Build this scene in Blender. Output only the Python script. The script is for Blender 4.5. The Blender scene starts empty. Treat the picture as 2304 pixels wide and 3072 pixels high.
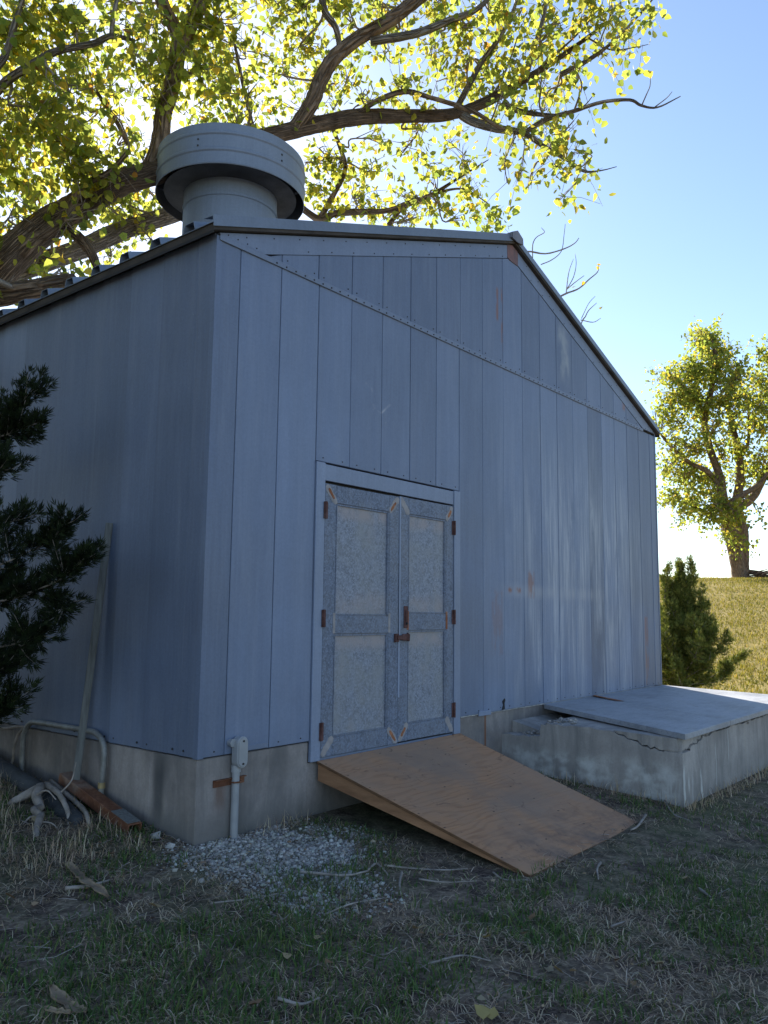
import bpy, bmesh, math, random
import numpy as np
from mathutils import Vector, Matrix

random.seed(7)
rng = np.random.default_rng(7)
scene = bpy.context.scene
COL = scene.collection

# ---------------------------------------------------------------- camera, sky, sun, exposure
CAM = np.array([-3.54825, -4.44636, 1.51296])
RIGHT = np.array([0.63087712, -0.77579784, 0.01147933])
UP = np.array([-0.10155316, -0.06789683, 0.99251044])
FWD = np.array([0.76920804, 0.62731789, 0.12161928])
FPX = 2471.05 / 2304 * 1659            # focal length in pixels of a 1659 px wide picture
cam = bpy.data.cameras.new('camera')
cam_o = bpy.data.objects.new('camera', cam)
COL.objects.link(cam_o)
m = Matrix(((RIGHT[0], UP[0], -FWD[0], CAM[0]), (RIGHT[1], UP[1], -FWD[1], CAM[1]),
            (RIGHT[2], UP[2], -FWD[2], CAM[2]), (0, 0, 0, 1)))
cam_o.matrix_world = m
cam.sensor_fit = 'VERTICAL'
cam.sensor_height = 36.0
cam.lens = 36.0 * 2471.05 / 3072
cam.clip_start = 0.05
cam.clip_end = 5000
scene.camera = cam_o

SUN_AZ, SUN_EL = math.radians(35), math.radians(31)      # azimuth from +Y towards +X
world = bpy.data.worlds.new('World')
scene.world = world
world.use_nodes = True
wn = world.node_tree
wn.nodes.clear()
sky = wn.nodes.new('ShaderNodeTexSky')
sky.sky_type = 'NISHITA'
sky.sun_disc = False
sky.sun_elevation = SUN_EL
sky.sun_rotation = SUN_AZ
sky.altitude = 400
sky.air_density = 1.0
sky.dust_density = 0.3
sky.ozone_density = 1.6
bg = wn.nodes.new('ShaderNodeBackground')
bg.inputs['Strength'].default_value = 0.098
wo = wn.nodes.new('ShaderNodeOutputWorld')
wn.links.new(sky.outputs[0], bg.inputs[0])
wn.links.new(bg.outputs[0], wo.inputs[0])

sl = bpy.data.lights.new('sun', 'SUN')
sl.energy = 5.0
sl.angle = math.radians(0.53)
sl.color = (1.0, 0.93, 0.82)
so = bpy.data.objects.new('sun', sl)
COL.objects.link(so)
sd = Vector((math.sin(SUN_AZ) * math.cos(SUN_EL), math.cos(SUN_AZ) * math.cos(SUN_EL), math.sin(SUN_EL)))
so.rotation_euler = (-sd).to_track_quat('-Z', 'Y').to_euler()
so.location = sd * 60

scene.view_settings.view_transform = 'Standard'
scene.view_settings.look = 'None'
scene.view_settings.gamma = 1
scene.view_settings.use_curve_mapping = False
scene.view_settings.exposure = 1.25
scene.render.engine = 'CYCLES'
scene.cycles.max_bounces = 8
scene.cycles.diffuse_bounces = 4
scene.cycles.transmission_bounces = 6
scene.cycles.use_denoising = True

# ---------------------------------------------------------------- helpers
def pix(u, v, depth):
    """world point seen at (u, v) of a 1659 x 2212 picture at a depth in metres: used to take measurements off the photograph"""
    return CAM + depth * (FWD + (u - 829.5) / FPX * RIGHT + (1106 - v) / FPX * UP)

def sstep(a, b, x):
    t = np.clip((np.asarray(x, float) - a) / (b - a), 0, 1)
    return t * t * (3 - 2 * t)

def vnoise(x, y, seed=0):
    r = np.random.default_rng(seed).random((64, 64))
    x = np.asarray(x, float); y = np.asarray(y, float)
    xi = np.floor(x).astype(int); yi = np.floor(y).astype(int)
    fx = x - xi; fy = y - yi
    fx = fx * fx * (3 - 2 * fx); fy = fy * fy * (3 - 2 * fy)
    a = r[xi % 64, yi % 64]; b = r[(xi + 1) % 64, yi % 64]
    c = r[xi % 64, (yi + 1) % 64]; d = r[(xi + 1) % 64, (yi + 1) % 64]
    return (a * (1 - fx) + b * fx) * (1 - fy) + (c * (1 - fx) + d * fx) * fy

HD = (math.sin(math.radians(72)), math.cos(math.radians(72)))
def ground_z(x, y):
    x = np.asarray(x, float); y = np.asarray(y, float)
    out = np.clip(-y, 0, 2.4)
    z = -(0.03 + 0.011 * np.clip(x, 0, 4.2)) * out
    z = z + 0.085 * np.clip(y, 0, 3) * sstep(0.6, -0.1, x) * sstep(-5, -1.5, x)
    s = (x - CAM[0]) * HD[0] + (y - CAM[1]) * HD[1]
    z = z + 3.55 * sstep(15.5, 47, s) - 2.5 * sstep(49, 160, s)
    z = z + 0.03 * (vnoise(x * 1.3, y * 1.3, 3) - .5) * sstep(-0.1, -0.8, np.minimum(y, 9)) * sstep(12, 4, np.abs(x) + np.abs(y))
    z = z + 0.25 * (vnoise(x * .13 + 7, y * .13, 5) - .5) * sstep(18, 26, s) * sstep(0, 3, y + 3)
    return z

def gp(u, v):
    """the point of the ground seen at a pixel"""
    d = pix(u, v, 1.0) - CAM
    t = 2.0
    for _ in range(60):
        p = CAM + d * t
        gz = float(ground_z(p[0], p[1]))
        t += (p[2] - gz) / max(1e-3, -d[2]) * .8
    return CAM + d * t

class MB:
    def __init__(s):
        s.v = []; s.f = []; s.c = None; s.n = 0; s.uv = None
    def add(s, verts, faces):
        k = s.n
        vs = [tuple(map(float, p)) for p in verts]
        s.v += vs; s.n += len(vs)
        s.f += [tuple(i + k for i in f) for f in faces]
        return s
    def box(s, x0, x1, y0, y1, z0, z1):
        return s.add([(x0, y0, z0), (x1, y0, z0), (x1, y1, z0), (x0, y1, z0), (x0, y0, z1), (x1, y0, z1), (x1, y1, z1), (x0, y1, z1)],
                     [(0, 3, 2, 1), (4, 5, 6, 7), (0, 1, 5, 4), (1, 2, 6, 5), (2, 3, 7, 6), (3, 0, 4, 7)])
    def bar(s, a, b, w, h, up=(0, 0, 1)):
        a = Vector(a); b = Vector(b); d = (b - a).normalized(); up = Vector(up)
        r = d.cross(up).normalized(); u = r.cross(d)
        q = []
        for p in (a, b):
            for i, j in ((-1, -1), (1, -1), (1, 1), (-1, 1)):
                q.append(p + r * (i * w / 2) + u * (j * h / 2))
        return s.add(q, [(3, 2, 1, 0), (4, 5, 6, 7), (0, 1, 5, 4), (1, 2, 6, 5), (2, 3, 7, 6), (3, 0, 4, 7)])
    def prism(s, poly, ext):
        """poly: list of 3D points (planar), ext: extrusion vector"""
        n = len(poly); e = np.array(ext, float)
        v = [np.array(p, float) for p in poly] + [np.array(p, float) + e for p in poly]
        f = [tuple(range(n)), tuple(range(2 * n - 1, n - 1, -1))]
        f += [(i, i + n, (i + 1) % n + n, (i + 1) % n) for i in range(n)]
        return s.add(v, f)
    def lathe(s, prof, c, n=48, close=False):
        k = len(prof); v = []; f = []
        for i in range(n):
            a = 2 * math.pi * i / n
            for r, z in prof:
                v.append((c[0] + r * math.cos(a), c[1] + r * math.sin(a), c[2] + z))
        for i in range(n):
            j = (i + 1) % n
            for q in range(k - (0 if close else 1)):
                q2 = (q + 1) % k
                f.append((i * k + q, j * k + q, j * k + q2, i * k + q2))
        return s.add(v, f)
    def tube(s, path, rad, n=8, cap=True, wob=0.0, seed=0):
        P = np.array(path, float); R = np.broadcast_to(np.array(rad, float), (len(P),)).copy()
        T = np.gradient(P, axis=0); T /= np.linalg.norm(T, axis=1)[:, None] + 1e-9
        ref = np.array([0, 0, 1.0]) if abs(T[0][2]) < .9 else np.array([1.0, 0, 0])
        u = np.cross(T[0], ref); u /= np.linalg.norm(u)
        rr = np.random.default_rng(seed + 11)
        k0 = s.n; vs = []
        for i in range(len(P)):
            u = u - T[i] * (u @ T[i]); u /= np.linalg.norm(u) + 1e-9
            w = np.cross(T[i], u)
            for j in range(n):
                a = 2 * math.pi * j / n
                q = R[i] * (1 + (wob * (rr.random() - .5) if wob else 0))
                vs.append(P[i] + q * (math.cos(a) * u + math.sin(a) * w))
        fs = []
        for i in range(len(P) - 1):
            for j in range(n):
                a = i * n + j; b = i * n + (j + 1) % n
                fs.append((a, b, b + n, a + n))
        if cap:
            fs.append(tuple(range(n - 1, -1, -1))); fs.append(tuple(range((len(P) - 1) * n, len(P) * n)))
        return s.add(vs, fs)
    def build(s, name, mat, parent=None, bevel=0, smooth=False, origin=None, seg=1):
        v = np.array(s.v, float).reshape(-1, 3)
        if parent is not None:
            o0 = np.array(ORG[parent.name])
        else:
            o0 = np.array(origin if origin is not None else (0, 0, 0), float)
        me = bpy.data.meshes.new(name)
        me.from_pydata([tuple(p) for p in (v - o0)], [], s.f)
        if bevel:
            bm = bmesh.new(); bm.from_mesh(me)
            bmesh.ops.recalc_face_normals(bm, faces=bm.faces[:])
            bmesh.ops.bevel(bm, geom=bm.edges[:], offset=bevel, segments=seg, affect='EDGES', profile=.6, clamp_overlap=True)
            bm.to_mesh(me); bm.free()
        else:
            bm = bmesh.new(); bm.from_mesh(me)
            bmesh.ops.recalc_face_normals(bm, faces=bm.faces[:])
            bm.to_mesh(me); bm.free()
        if smooth:
            me.polygons.foreach_set('use_smooth', [True] * len(me.polygons))
        if mat: me.materials.append(mat)
        return link(name, me, parent, o0)

ORG = {}
def link(name, me, parent=None, o0=(0, 0, 0)):
    o = bpy.data.objects.new(name, me)
    COL.objects.link(o)
    if parent is not None:
        o.parent = parent
        ORG[o.name] = ORG[parent.name]
    else:
        o.location = tuple(o0); ORG[o.name] = tuple(o0)
    return o

def raw_mesh(name, V, F, mat, parent=None, col=None, smooth=False, origin=(0, 0, 0)):
    """V (n,3) array, F (m,k) array of equal-length faces, col per-vertex rgb"""
    V = np.asarray(V, np.float32); F = np.asarray(F, np.int32)
    o0 = np.array(ORG[parent.name] if parent is not None else origin, np.float32)
    me = bpy.data.meshes.new(name)
    me.vertices.add(len(V)); me.vertices.foreach_set('co', (V - o0).ravel())
    k = F.shape[1]
    me.loops.add(F.size); me.loops.foreach_set('vertex_index', F.ravel())
    me.polygons.add(len(F))
    me.polygons.foreach_set('loop_start', np.arange(0, F.size, k, dtype=np.int32))
    me.polygons.foreach_set('loop_total', np.full(len(F), k, np.int32))
    me.update(calc_edges=True)
    if col is not None:
        a = me.color_attributes.new('tint', 'FLOAT_COLOR', 'POINT')
        c4 = np.ones((len(V), 4), np.float32); c4[:, :3] = col
        a.data.foreach_set('color', c4.ravel())
    if smooth:
        me.polygons.foreach_set('use_smooth', np.ones(len(F), bool))
    me.materials.append(mat)
    return link(name, me, parent, o0)

def thing(name, label, cat, loc=(0, 0, 0), group=None):
    o = bpy.data.objects.new(name, None)
    o.empty_display_size = .2
    COL.objects.link(o)
    o.location = tuple(loc); ORG[o.name] = tuple(float(q) for q in loc)
    return tag(o, label, cat, group)

def tag(o, label=None, cat=None, group=None, kind=None):
    if label: o['label'] = label
    if cat: o['category'] = cat
    if group: o['group'] = group
    if kind: o['kind'] = kind
    return o

def spline(pts, n=6):
    """Catmull-Rom through rows of points (any width, so radii can ride along)"""
    P = np.array(pts, float)
    P = np.vstack([2 * P[0] - P[1], P, 2 * P[-1] - P[-2]])
    out = []
    for i in range(1, len(P) - 2):
        for k in range(n):
            t = k / n
            a, b, c, d = P[i - 1], P[i], P[i + 1], P[i + 2]
            out.append(.5 * (2 * b + (c - a) * t + (2 * a - 5 * b + 4 * c - d) * t * t + (3 * b - a - 3 * c + d) * t ** 3))
    out.append(P[-2])
    return np.array(out)

# ---------------------------------------------------------------- materials
class NT:
    def __init__(s, name):
        s.m = bpy.data.materials.new(name); s.m.use_nodes = True
        s.t = s.m.node_tree; s.t.nodes.clear()
        s.out = s.n('ShaderNodeOutputMaterial')
        s.tc = s.n('ShaderNodeTexCoord')
    def n(s, typ, **kw):
        q = s.t.nodes.new(typ)
        for k, v in kw.items(): setattr(q, k, v)
        return q
    def l(s, a, b): s.t.links.new(a, b)
    def coord(s, scale=(1, 1, 1), loc=(0, 0, 0), kind='Object'):
        mp = s.n('ShaderNodeMapping'); mp.inputs['Scale'].default_value = scale; mp.inputs['Location'].default_value = loc
        s.l(s.tc.outputs[kind], mp.inputs[0]); return mp.outputs[0]
    def noise(s, scale, vec=None, detail=4, rough=.55, dist=0.0):
        q = s.n('ShaderNodeTexNoise'); q.inputs['Scale'].default_value = scale
        q.inputs['Detail'].default_value = detail; q.inputs['Roughness'].default_value = rough; q.inputs['Distortion'].default_value = dist
        s.l(vec if vec is not None else s.tc.outputs['Object'], q.inputs['Vector']); return q.outputs['Fac']
    def voro(s, scale, vec=None, out='Color', feat='F1'):
        q = s.n('ShaderNodeTexVoronoi'); q.feature = feat; q.inputs['Scale'].default_value = scale
        s.l(vec if vec is not None else s.tc.outputs['Object'], q.inputs['Vector']); return q.outputs[out]
    def ramp(s, fac, stops):
        q = s.n('ShaderNodeValToRGB'); e = q.color_ramp.elements
        while len(e) < len(stops): e.new(.5)
        for i, (p, c) in enumerate(stops):
            e[i].position = p
            e[i].color = (c, c, c, 1) if np.isscalar(c) else (*c, 1)
        s.l(fac, q.inputs[0]); return q.outputs[0]
    def mix(s, fac, a, b, mode='MIX'):
        q = s.n('ShaderNodeMix', data_type='RGBA', blend_type=mode)
        for val, sock in ((fac, q.inputs[0]), (a, q.inputs[6]), (b, q.inputs[7])):
            if isinstance(val, (int, float)): sock.default_value = val if sock == q.inputs[0] else (val, val, val, 1)
            elif isinstance(val, tuple): sock.default_value = (*val, 1)
            else: s.l(val, sock)
        return q.outputs[2]
    def math(s, op, a, b=0.0, clamp=False):
        q = s.n('ShaderNodeMath', operation=op, use_clamp=clamp)
        for val, sock in ((a, q.inputs[0]), (b, q.inputs[1])):
            if isinstance(val, (int, float)): sock.default_value = val
            else: s.l(val, sock)
        return q.outputs[0]
    def xyz(s):
        q = s.n('ShaderNodeSeparateXYZ'); s.l(s.tc.outputs['Object'], q.inputs[0]); return q.outputs
    def boxmask(s, x, a, b, soft):
        """1 between a and b on one coordinate, soft edges"""
        q = s.n('ShaderNodeMapRange', interpolation_type='SMOOTHSTEP'); s.l(x, q.inputs[0])
        q.inputs[1].default_value = a - soft; q.inputs[2].default_value = a + soft
        r = s.n('ShaderNodeMapRange', interpolation_type='SMOOTHSTEP'); s.l(x, r.inputs[0])
        r.inputs[1].default_value = b - soft; r.inputs[2].default_value = b + soft
        r.inputs[3].default_value = 1; r.inputs[4].default_value = 0
        return s.math('MULTIPLY', q.outputs[0], r.outputs[0])
    def bump(s, h, strength=.3, dist=.01):
        q = s.n('ShaderNodeBump'); q.inputs['Strength'].default_value = strength; q.inputs['Distance'].default_value = dist
        s.l(h, q.inputs['Height']); return q.outputs[0]
    def finish(s, color, rough=.6, metal=0.0, normal=None, spec=.5):
        b = s.n('ShaderNodeBsdfPrincipled')
        for val, sock in ((color, b.inputs['Base Color']), (rough, b.inputs['Roughness']), (metal, b.inputs['Metallic'])):
            if isinstance(val, (int, float)): sock.default_value = val
            elif isinstance(val, tuple): sock.default_value = (*val, 1)
            else: s.l(val, sock)
        b.inputs['Specular IOR Level'].default_value = spec
        if normal is not None: s.l(normal, b.inputs['Normal'])
        s.l(b.outputs[0], s.out.inputs[0]); s.b = b
        return s.m

def mat_siding(name, base, worn=True):
    t = NT(name)
    x, y, z = t.xyz()
    big = t.noise(.9, detail=3)
    streak = t.noise(1.0, t.coord((8, 8, .4)), detail=5, rough=.65, dist=.3)
    fine = t.noise(1.0, t.coord((60, 60, 3.0)), detail=3)
    c = t.mix(t.ramp(big, [(.3, 0), (.7, 1)]), tuple(q * .82 for q in base), tuple(q * 1.16 for q in base))
    c = t.mix(t.ramp(streak, [(.35, 0), (.75, .45)]), c, tuple(q * .78 for q in base))
    c = t.mix(t.ramp(fine, [(.4, 0), (.8, .2)]), c, tuple(min(1, q * 1.35) for q in base))
    sp = t.voro(70, out='Color')
    sepc = t.n('ShaderNodeSeparateColor'); t.l(sp, sepc.inputs[0])
    c = t.mix(.045, c, sepc.outputs[0], 'OVERLAY')
    info = t.n('ShaderNodeObjectInfo')
    c = t.mix(1.0, c, t.ramp(info.outputs['Random'], [(0, .82), (1, 1.12)]), 'MULTIPLY')
    # pale flecks
    flk = t.ramp(t.noise(1.0, t.coord((55, 55, 22)), detail=2), [(.74, 0), (.80, .5)])
    c = t.mix(flk, c, (.42, .42, .47))
    if worn:
        chalk = t.noise(1.0, t.coord((4.6, 4.6, .55), (3, 0, 1)), detail=7, rough=.7, dist=.5)
        chalk2 = t.noise(1.0, t.coord((26, 26, 1.0)), detail=5, rough=.6)
        zone = t.math('MULTIPLY', t.boxmask(x, 4.3, 7.3, .9), t.boxmask(z, .5, 3.1, .9))
        zone = t.math('ADD', t.math('MULTIPLY', zone, 1.0), .14)
        mk = t.math('MULTIPLY', t.math('MULTIPLY', t.ramp(chalk, [(.40, 0), (.66, 1)]), t.ramp(chalk2, [(.36, .15), (.62, 1)])), zone, True)
        c = t.mix(t.math('MULTIPLY', mk, .85, True), c, (.50, .53, .60))
        # scrawls of pale oxide over the door
        scr = t.voro(3.2, t.coord((1, 1, .8), (.3, 0, .2)), out='Distance', feat='DISTANCE_TO_EDGE')
        scm = t.math('MULTIPLY', t.ramp(scr, [(.0, 1), (.035, 0)]), t.math('MULTIPLY', t.boxmask(x, 1.55, 2.0, .08), t.boxmask(z, 3.05, 3.55, .1)))
        scm = t.math('MULTIPLY', scm, t.ramp(t.noise(6), [(.5, 0), (.62, 1)]))
        c = t.mix(t.math('MULTIPLY', scm, .8), c, (.45, .45, .5))
        # waterline and wiped patches
        wl = t.math('MULTIPLY', t.boxmask(z, 1.70, 1.82, .05), t.boxmask(x, 3.9, 6.2, .3))
        c = t.mix(t.math('MULTIPLY', wl, t.ramp(streak, [(.3, 0), (.7, .55)])), c, (.42, .43, .48))
        pt = t.math('MULTIPLY', t.boxmask(x, 5.13, 5.42, .04), t.boxmask(z, 4.35, 4.95, .12))
        c = t.mix(t.math('MULTIPLY', pt, t.ramp(t.noise(5, t.coord((1, 1, .5))), [(.4, 0), (.6, .6)])), c, (.38, .40, .42))
        rz = t.noise(9, t.coord((1.6, 1.6, .5)), detail=5)
        rust = None
        for (x0, x1, z0, z1, k) in ((3.74, 3.77, 4.62, 4.98, 1.0), (3.84, 3.865, 4.3, 5.0, .9), (3.95, 4.22, 1.75, 1.785, 1.0), (4.36, 4.5, 1.7, 1.98, .55),
                                    (7.0, 7.1, 4.3, 4.45, .6), (7.58, 7.7, .58, 1.5, .45), (3.62, 3.83, 1.1, 1.75, .25)):
            q = t.math('MULTIPLY', t.boxmask(x, x0, x1, .025), t.boxmask(z, z0, z1, .03))
            q = t.math('MULTIPLY', q, k)
            rust = q if rust is None else t.math('MAXIMUM', rust, q)
        rust = t.math('MULTIPLY', rust, t.ramp(rz, [(.42, 0), (.55, 1)]), True)
        c = t.mix(rust, c, (.27, .10, .045))
    nb = t.bump(t.noise(1.0, t.coord((5, 5, 1.2)), detail=2), .12, .02)
    rgh = t.ramp(big, [(.3, .48), (.7, .62)])
    return t.finish(c, rgh, .18, nb)

def mat_door(name, base, greenish=0.0):
    t = NT(name)
    x, y, z = t.xyz()
    sp = t.n('ShaderNodeSeparateColor'); t.l(t.voro(75), sp.inputs[0])
    sp2 = t.noise(95, detail=3)
    big = t.noise(2.6, detail=5, rough=.62)
    mot = t.noise(20, detail=5, rough=.75)
    c = t.mix(t.ramp(sp.outputs[0], [(.1, 0), (.9, 1)]), tuple(q * .58 for q in base), tuple(q * 1.3 for q in base))
    c = t.mix(t.ramp(sp2, [(.42, 0), (.62, .8)]), c, tuple(q * .62 for q in base))
    c = t.mix(t.ramp(mot, [(.42, 0), (.62, .5)]), c, tuple(q * 1.3 for q in base))
    c = t.mix(t.ramp(big, [(.42, 0), (.68, .65 * greenish + .12)]), c, (.275, .285, .295))
    if greenish > .9:
        ps = t.math('MAXIMUM', t.boxmask(z, 2.27, 2.40, .05), t.math('MAXIMUM', t.boxmask(z, 1.23, 1.345, .05), t.math('MULTIPLY', t.boxmask(z, 1.49, 1.66, .08), .7)))
        ps = t.math('MULTIPLY', ps, t.ramp(t.noise(6, detail=5), [(.36, .1), (.6, .8)]))
        c = t.mix(ps, c, (.37, .32, .32))
    lich = t.ramp(t.noise(1.0, t.coord((5, 5, 2.2), (4, 1, 0)), detail=6, rough=.6), [(.55, 0), (.7, .6 * greenish)])
    c = t.mix(lich, c, (.31, .30, .31))
    return t.finish(c, .6, .12, t.bump(mot, .15, .004))

def mat_lid(name, base):
    t = NT(name)
    a = t.noise(1.4, detail=8, rough=.7); b = t.noise(1.0, t.coord((3, 14, 3)), detail=6, rough=.7); f = t.noise(38, detail=4)
    c = t.mix(t.ramp(a, [(.36, 0), (.62, 1)]), tuple(q * .68 for q in base), tuple(q * 1.2 for q in base))
    c = t.mix(t.ramp(b, [(.44, 0), (.64, .6)]), c, (.42, .43, .45))
    c = t.mix(t.ramp(f, [(.5, 0), (.7, .5)]), c, tuple(q * .6 for q in base))
    c = t.mix(t.ramp(t.noise(4.5, detail=7, rough=.75), [(.58, 0), (.68, .6)]), c, (.20, .18, .165))
    return t.finish(c, t.ramp(a, [(.3, .5), (.7, .75)]), .1, t.bump(t.noise(2.2), .25, .02))

def mat_simple(name, base, var=.25, scale=6, rough=.7, metal=0.0, bump=.2, bscale=40, dark=None, stretch=(1, 1, 1)):
    t = NT(name)
    v = t.coord(stretch)
    a = t.noise(scale, v, detail=6, rough=.6)
    b = t.noise(bscale, v, detail=4)
    lo = dark or tuple(q * (1 - var) for q in base)
    c = t.mix(t.ramp(a, [(.3, 0), (.7, 1)]), lo, tuple(min(1, q * (1 + var)) for q in base))
    c = t.mix(t.ramp(b, [(.35, .0), (.75, .35)]), c, lo)
    return t.finish(c, rough, metal, t.bump(b, bump, .006))

def mat_concrete(name, base, drips=False):
    t = NT(name)
    x, y, z = t.xyz()
    if drips:
        x = t.math('ADD', x, 3.82); y = t.math('ADD', y, -.006); z = t.math('ADD', z, -.1)
    big = t.noise(1.7, detail=6, rough=.62)
    ver = t.noise(1.0, t.coord((4.5, 4.5, 1.1)), detail=7, rough=.66, dist=.6)
    fine = t.noise(60, detail=4)
    c = t.mix(t.ramp(big, [(.36, 0), (.64, 1)]), tuple(q * (.74 if drips else .55) for q in base), tuple(q * 1.18 for q in base))
    c = t.mix(t.ramp(ver, [(.44, 0), (.68, .7)]), c, (base[0] * .42, base[1] * .45, base[2] * .47))
    c = t.mix(t.ramp(t.noise(1.0, t.coord((10, 10, 1.0), (5, 2, 0)), detail=5), [(.58, 0), (.75, .5)]), c, (.40, .36, .31))
    c = t.mix(t.ramp(fine, [(.4, 0), (.75, .3)]), c, tuple(q * .6 for q in base))
    # damp foot
    low = t.math('MULTIPLY', t.boxmask(z, -1, .1, .16), t.ramp(t.noise(3.5, detail=6), [(.35, .25), (.6, .85)]))
    if drips: low = t.math('MULTIPLY', low, .3)
    c = t.mix(low, c, (.11, .115, .11))
    if drips:
        w = None
        wob = t.math('MULTIPLY', t.math('SUBTRACT', t.noise(7), .5), .07)
        xx = t.math('ADD', x, wob)
        for x0, hw, z0, z1 in ((3.845, .022, -.2, .2), (4.28, .012, -.2, .12), (4.30, .02, -.2, 0.02), (4.72, .006, -.1, .3), (5.1, .008, .1, .4), (4.05, .006, -.2, .1), (3.96, .015, .0, .1)):
            q = t.math('MULTIPLY', t.boxmask(xx, x0 - hw, x0 + hw, .012), t.boxmask(z, z0, z1, .07))
            w = q if w is None else t.math('MAXIMUM', w, q)
        onleft = t.math('MULTIPLY', t.boxmask(y, -1.80, -1.62, .02), t.boxmask(z, -.2, .12, .02))
        onleft = t.math('MULTIPLY', onleft, t.boxmask(x, 3.7, 3.835, .005))
        w = t.math('MAXIMUM', w, t.math('MULTIPLY', onleft, t.ramp(t.noise(1.0, t.coord((30, 30, 2))), [(.45, .0), (.6, .7)])))
        c = t.mix(t.math('MULTIPLY', w, .8, True), c, (.62, .62, .6))
    else:
        q = t.math('MULTIPLY', t.boxmask(x, 3.495, 3.52, .012), t.boxmask(z, -.2, .53, .02))
        c = t.mix(t.math('MULTIPLY', q, t.ramp(t.noise(1.0, t.coord((20, 20, 4))), [(.3, .45), (.5, 1)])), c, (.22, .085, .035))
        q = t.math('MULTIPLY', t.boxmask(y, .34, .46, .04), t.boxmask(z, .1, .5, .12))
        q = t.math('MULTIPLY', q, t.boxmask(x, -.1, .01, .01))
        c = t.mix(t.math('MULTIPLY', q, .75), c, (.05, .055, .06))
        q = t.math('MULTIPLY', t.boxmask(x, .14, .24, .02), t.boxmask(z, .2, .37, .06))
        c = t.mix(t.math('MULTIPLY', q, t.ramp(ver, [(.4, .2), (.6, .6)])), c, (.16, .08, .05))
    return t.finish(c, .9, 0, t.bump(t.noise(35, detail=6), .35, .008), .3)

def mat_rust(name, base=(.16, .065, .035), steel=0.3):
    t = NT(name)
    a = t.noise(7, detail=6); b = t.noise(45, detail=4)
    c = t.mix(t.ramp(a, [(.4, 0), (.62, 1)]), base, (base[0] * 1.6, base[1] * 1.8, base[2] * 1.9))
    c = t.mix(t.ramp(b, [(.4, 0), (.7, .6)]), c, tuple(q * .5 for q in base))
    c = t.mix(t.ramp(t.noise(3.3, detail=5), [(.55, 0), (.66, steel)]), c, (.38, .36, .31))
    return t.finish(c, .8, 0, t.bump(b, .4, .004), .3)

def mat_ply(name):
    t = NT(name)
    wv = t.n('ShaderNodeTexWave', wave_type='BANDS', bands_direction='Y', wave_profile='SIN')
    t.l(t.coord((.55, 2.4, .5)), wv.inputs['Vector'])
    wv.inputs['Scale'].default_value = 1.9; wv.inputs['Distortion'].default_value = 26.0
    wv.inputs['Detail'].default_value = 3; wv.inputs['Detail Scale'].default_value = .8
    f = t.noise(1.0, t.coord((4, 50, 20)), detail=4)
    c = t.mix(t.ramp(wv.outputs['Fac'], [(.5, 0), (.95, .5)]), (.44, .225, .115), (.28, .135, .068))
    c = t.mix(t.ramp(f, [(.35, 0), (.75, .4)]), c, (.50, .30, .17))
    g = t.noise(1.6, detail=6, rough=.62)
    c = t.mix(t.ramp(g, [(.40, 0), (.66, .8)]), c, (.38, .245, .165))
    px_, py_, pz_ = t.xyz()
    trk = t.math('MULTIPLY', t.boxmask(px_, -.55, .45, .3), t.ramp(t.noise(2.4, detail=7, rough=.7), [(.38, 0), (.66, .75)]))
    c = t.mix(trk, c, (.27, .185, .135))
    mud = t.math('MULTIPLY', t.boxmask(py_, -1.2, -.55, .22), t.ramp(t.noise(5, detail=7, rough=.7), [(.45, 0), (.65, .7)]))
    c = t.mix(mud, c, (.15, .105, .085))
    c = t.mix(t.ramp(t.noise(9, detail=5, dist=1.2), [(.62, 0), (.72, .55)]), c, (.12, .07, .05))
    c = t.mix(t.ramp(t.noise(30, detail=3), [(.70, 0), (.74, .6)]), c, (.08, .05, .04))
    return t.finish(c, .75, 0, t.bump(f, .25, .003), .3)

def mat_bark(name, a, b, s=1.0, pale=None):
    t = NT(name)
    at = t.n('ShaderNodeUVMap'); at.uv_map = 'bark'
    mp = t.n('ShaderNodeMapping'); mp.inputs['Scale'].default_value = (5 * s, 1.6 * s, 1); t.l(at.outputs[0], mp.inputs[0])
    n1 = t.n('ShaderNodeTexNoise'); n1.inputs['Scale'].default_value = 2.2; n1.inputs['Detail'].default_value = 6
    t.l(t.coord((1.0, 1.0, 1.0)), n1.inputs['Vector'])
    vec = t.mix(.12, mp.outputs[0], n1.outputs['Color'], 'ADD')
    v1 = t.voro(1.6, vec, out='Distance', feat='DISTANCE_TO_EDGE')
    n2 = t.noise(9, detail=6, rough=.65)
    h = t.math('ADD', t.ramp(v1, [(0, 0), (.28, 1)]), t.math('MULTIPLY', n2, .6))
    c = t.mix(t.ramp(v1, [(.0, 0), (.16, 1)]), tuple(q * .3 for q in a), a)
    c = t.mix(t.ramp(n2, [(.35, 0), (.7, .8)]), c, b)
    if pale: c = t.mix(t.ramp(t.noise(2.5, detail=5), [(.42, 0), (.6, .7)]), c, pale)
    return t.finish(c, .9, 0, t.bump(h, 1.0, .06), .2)

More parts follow.
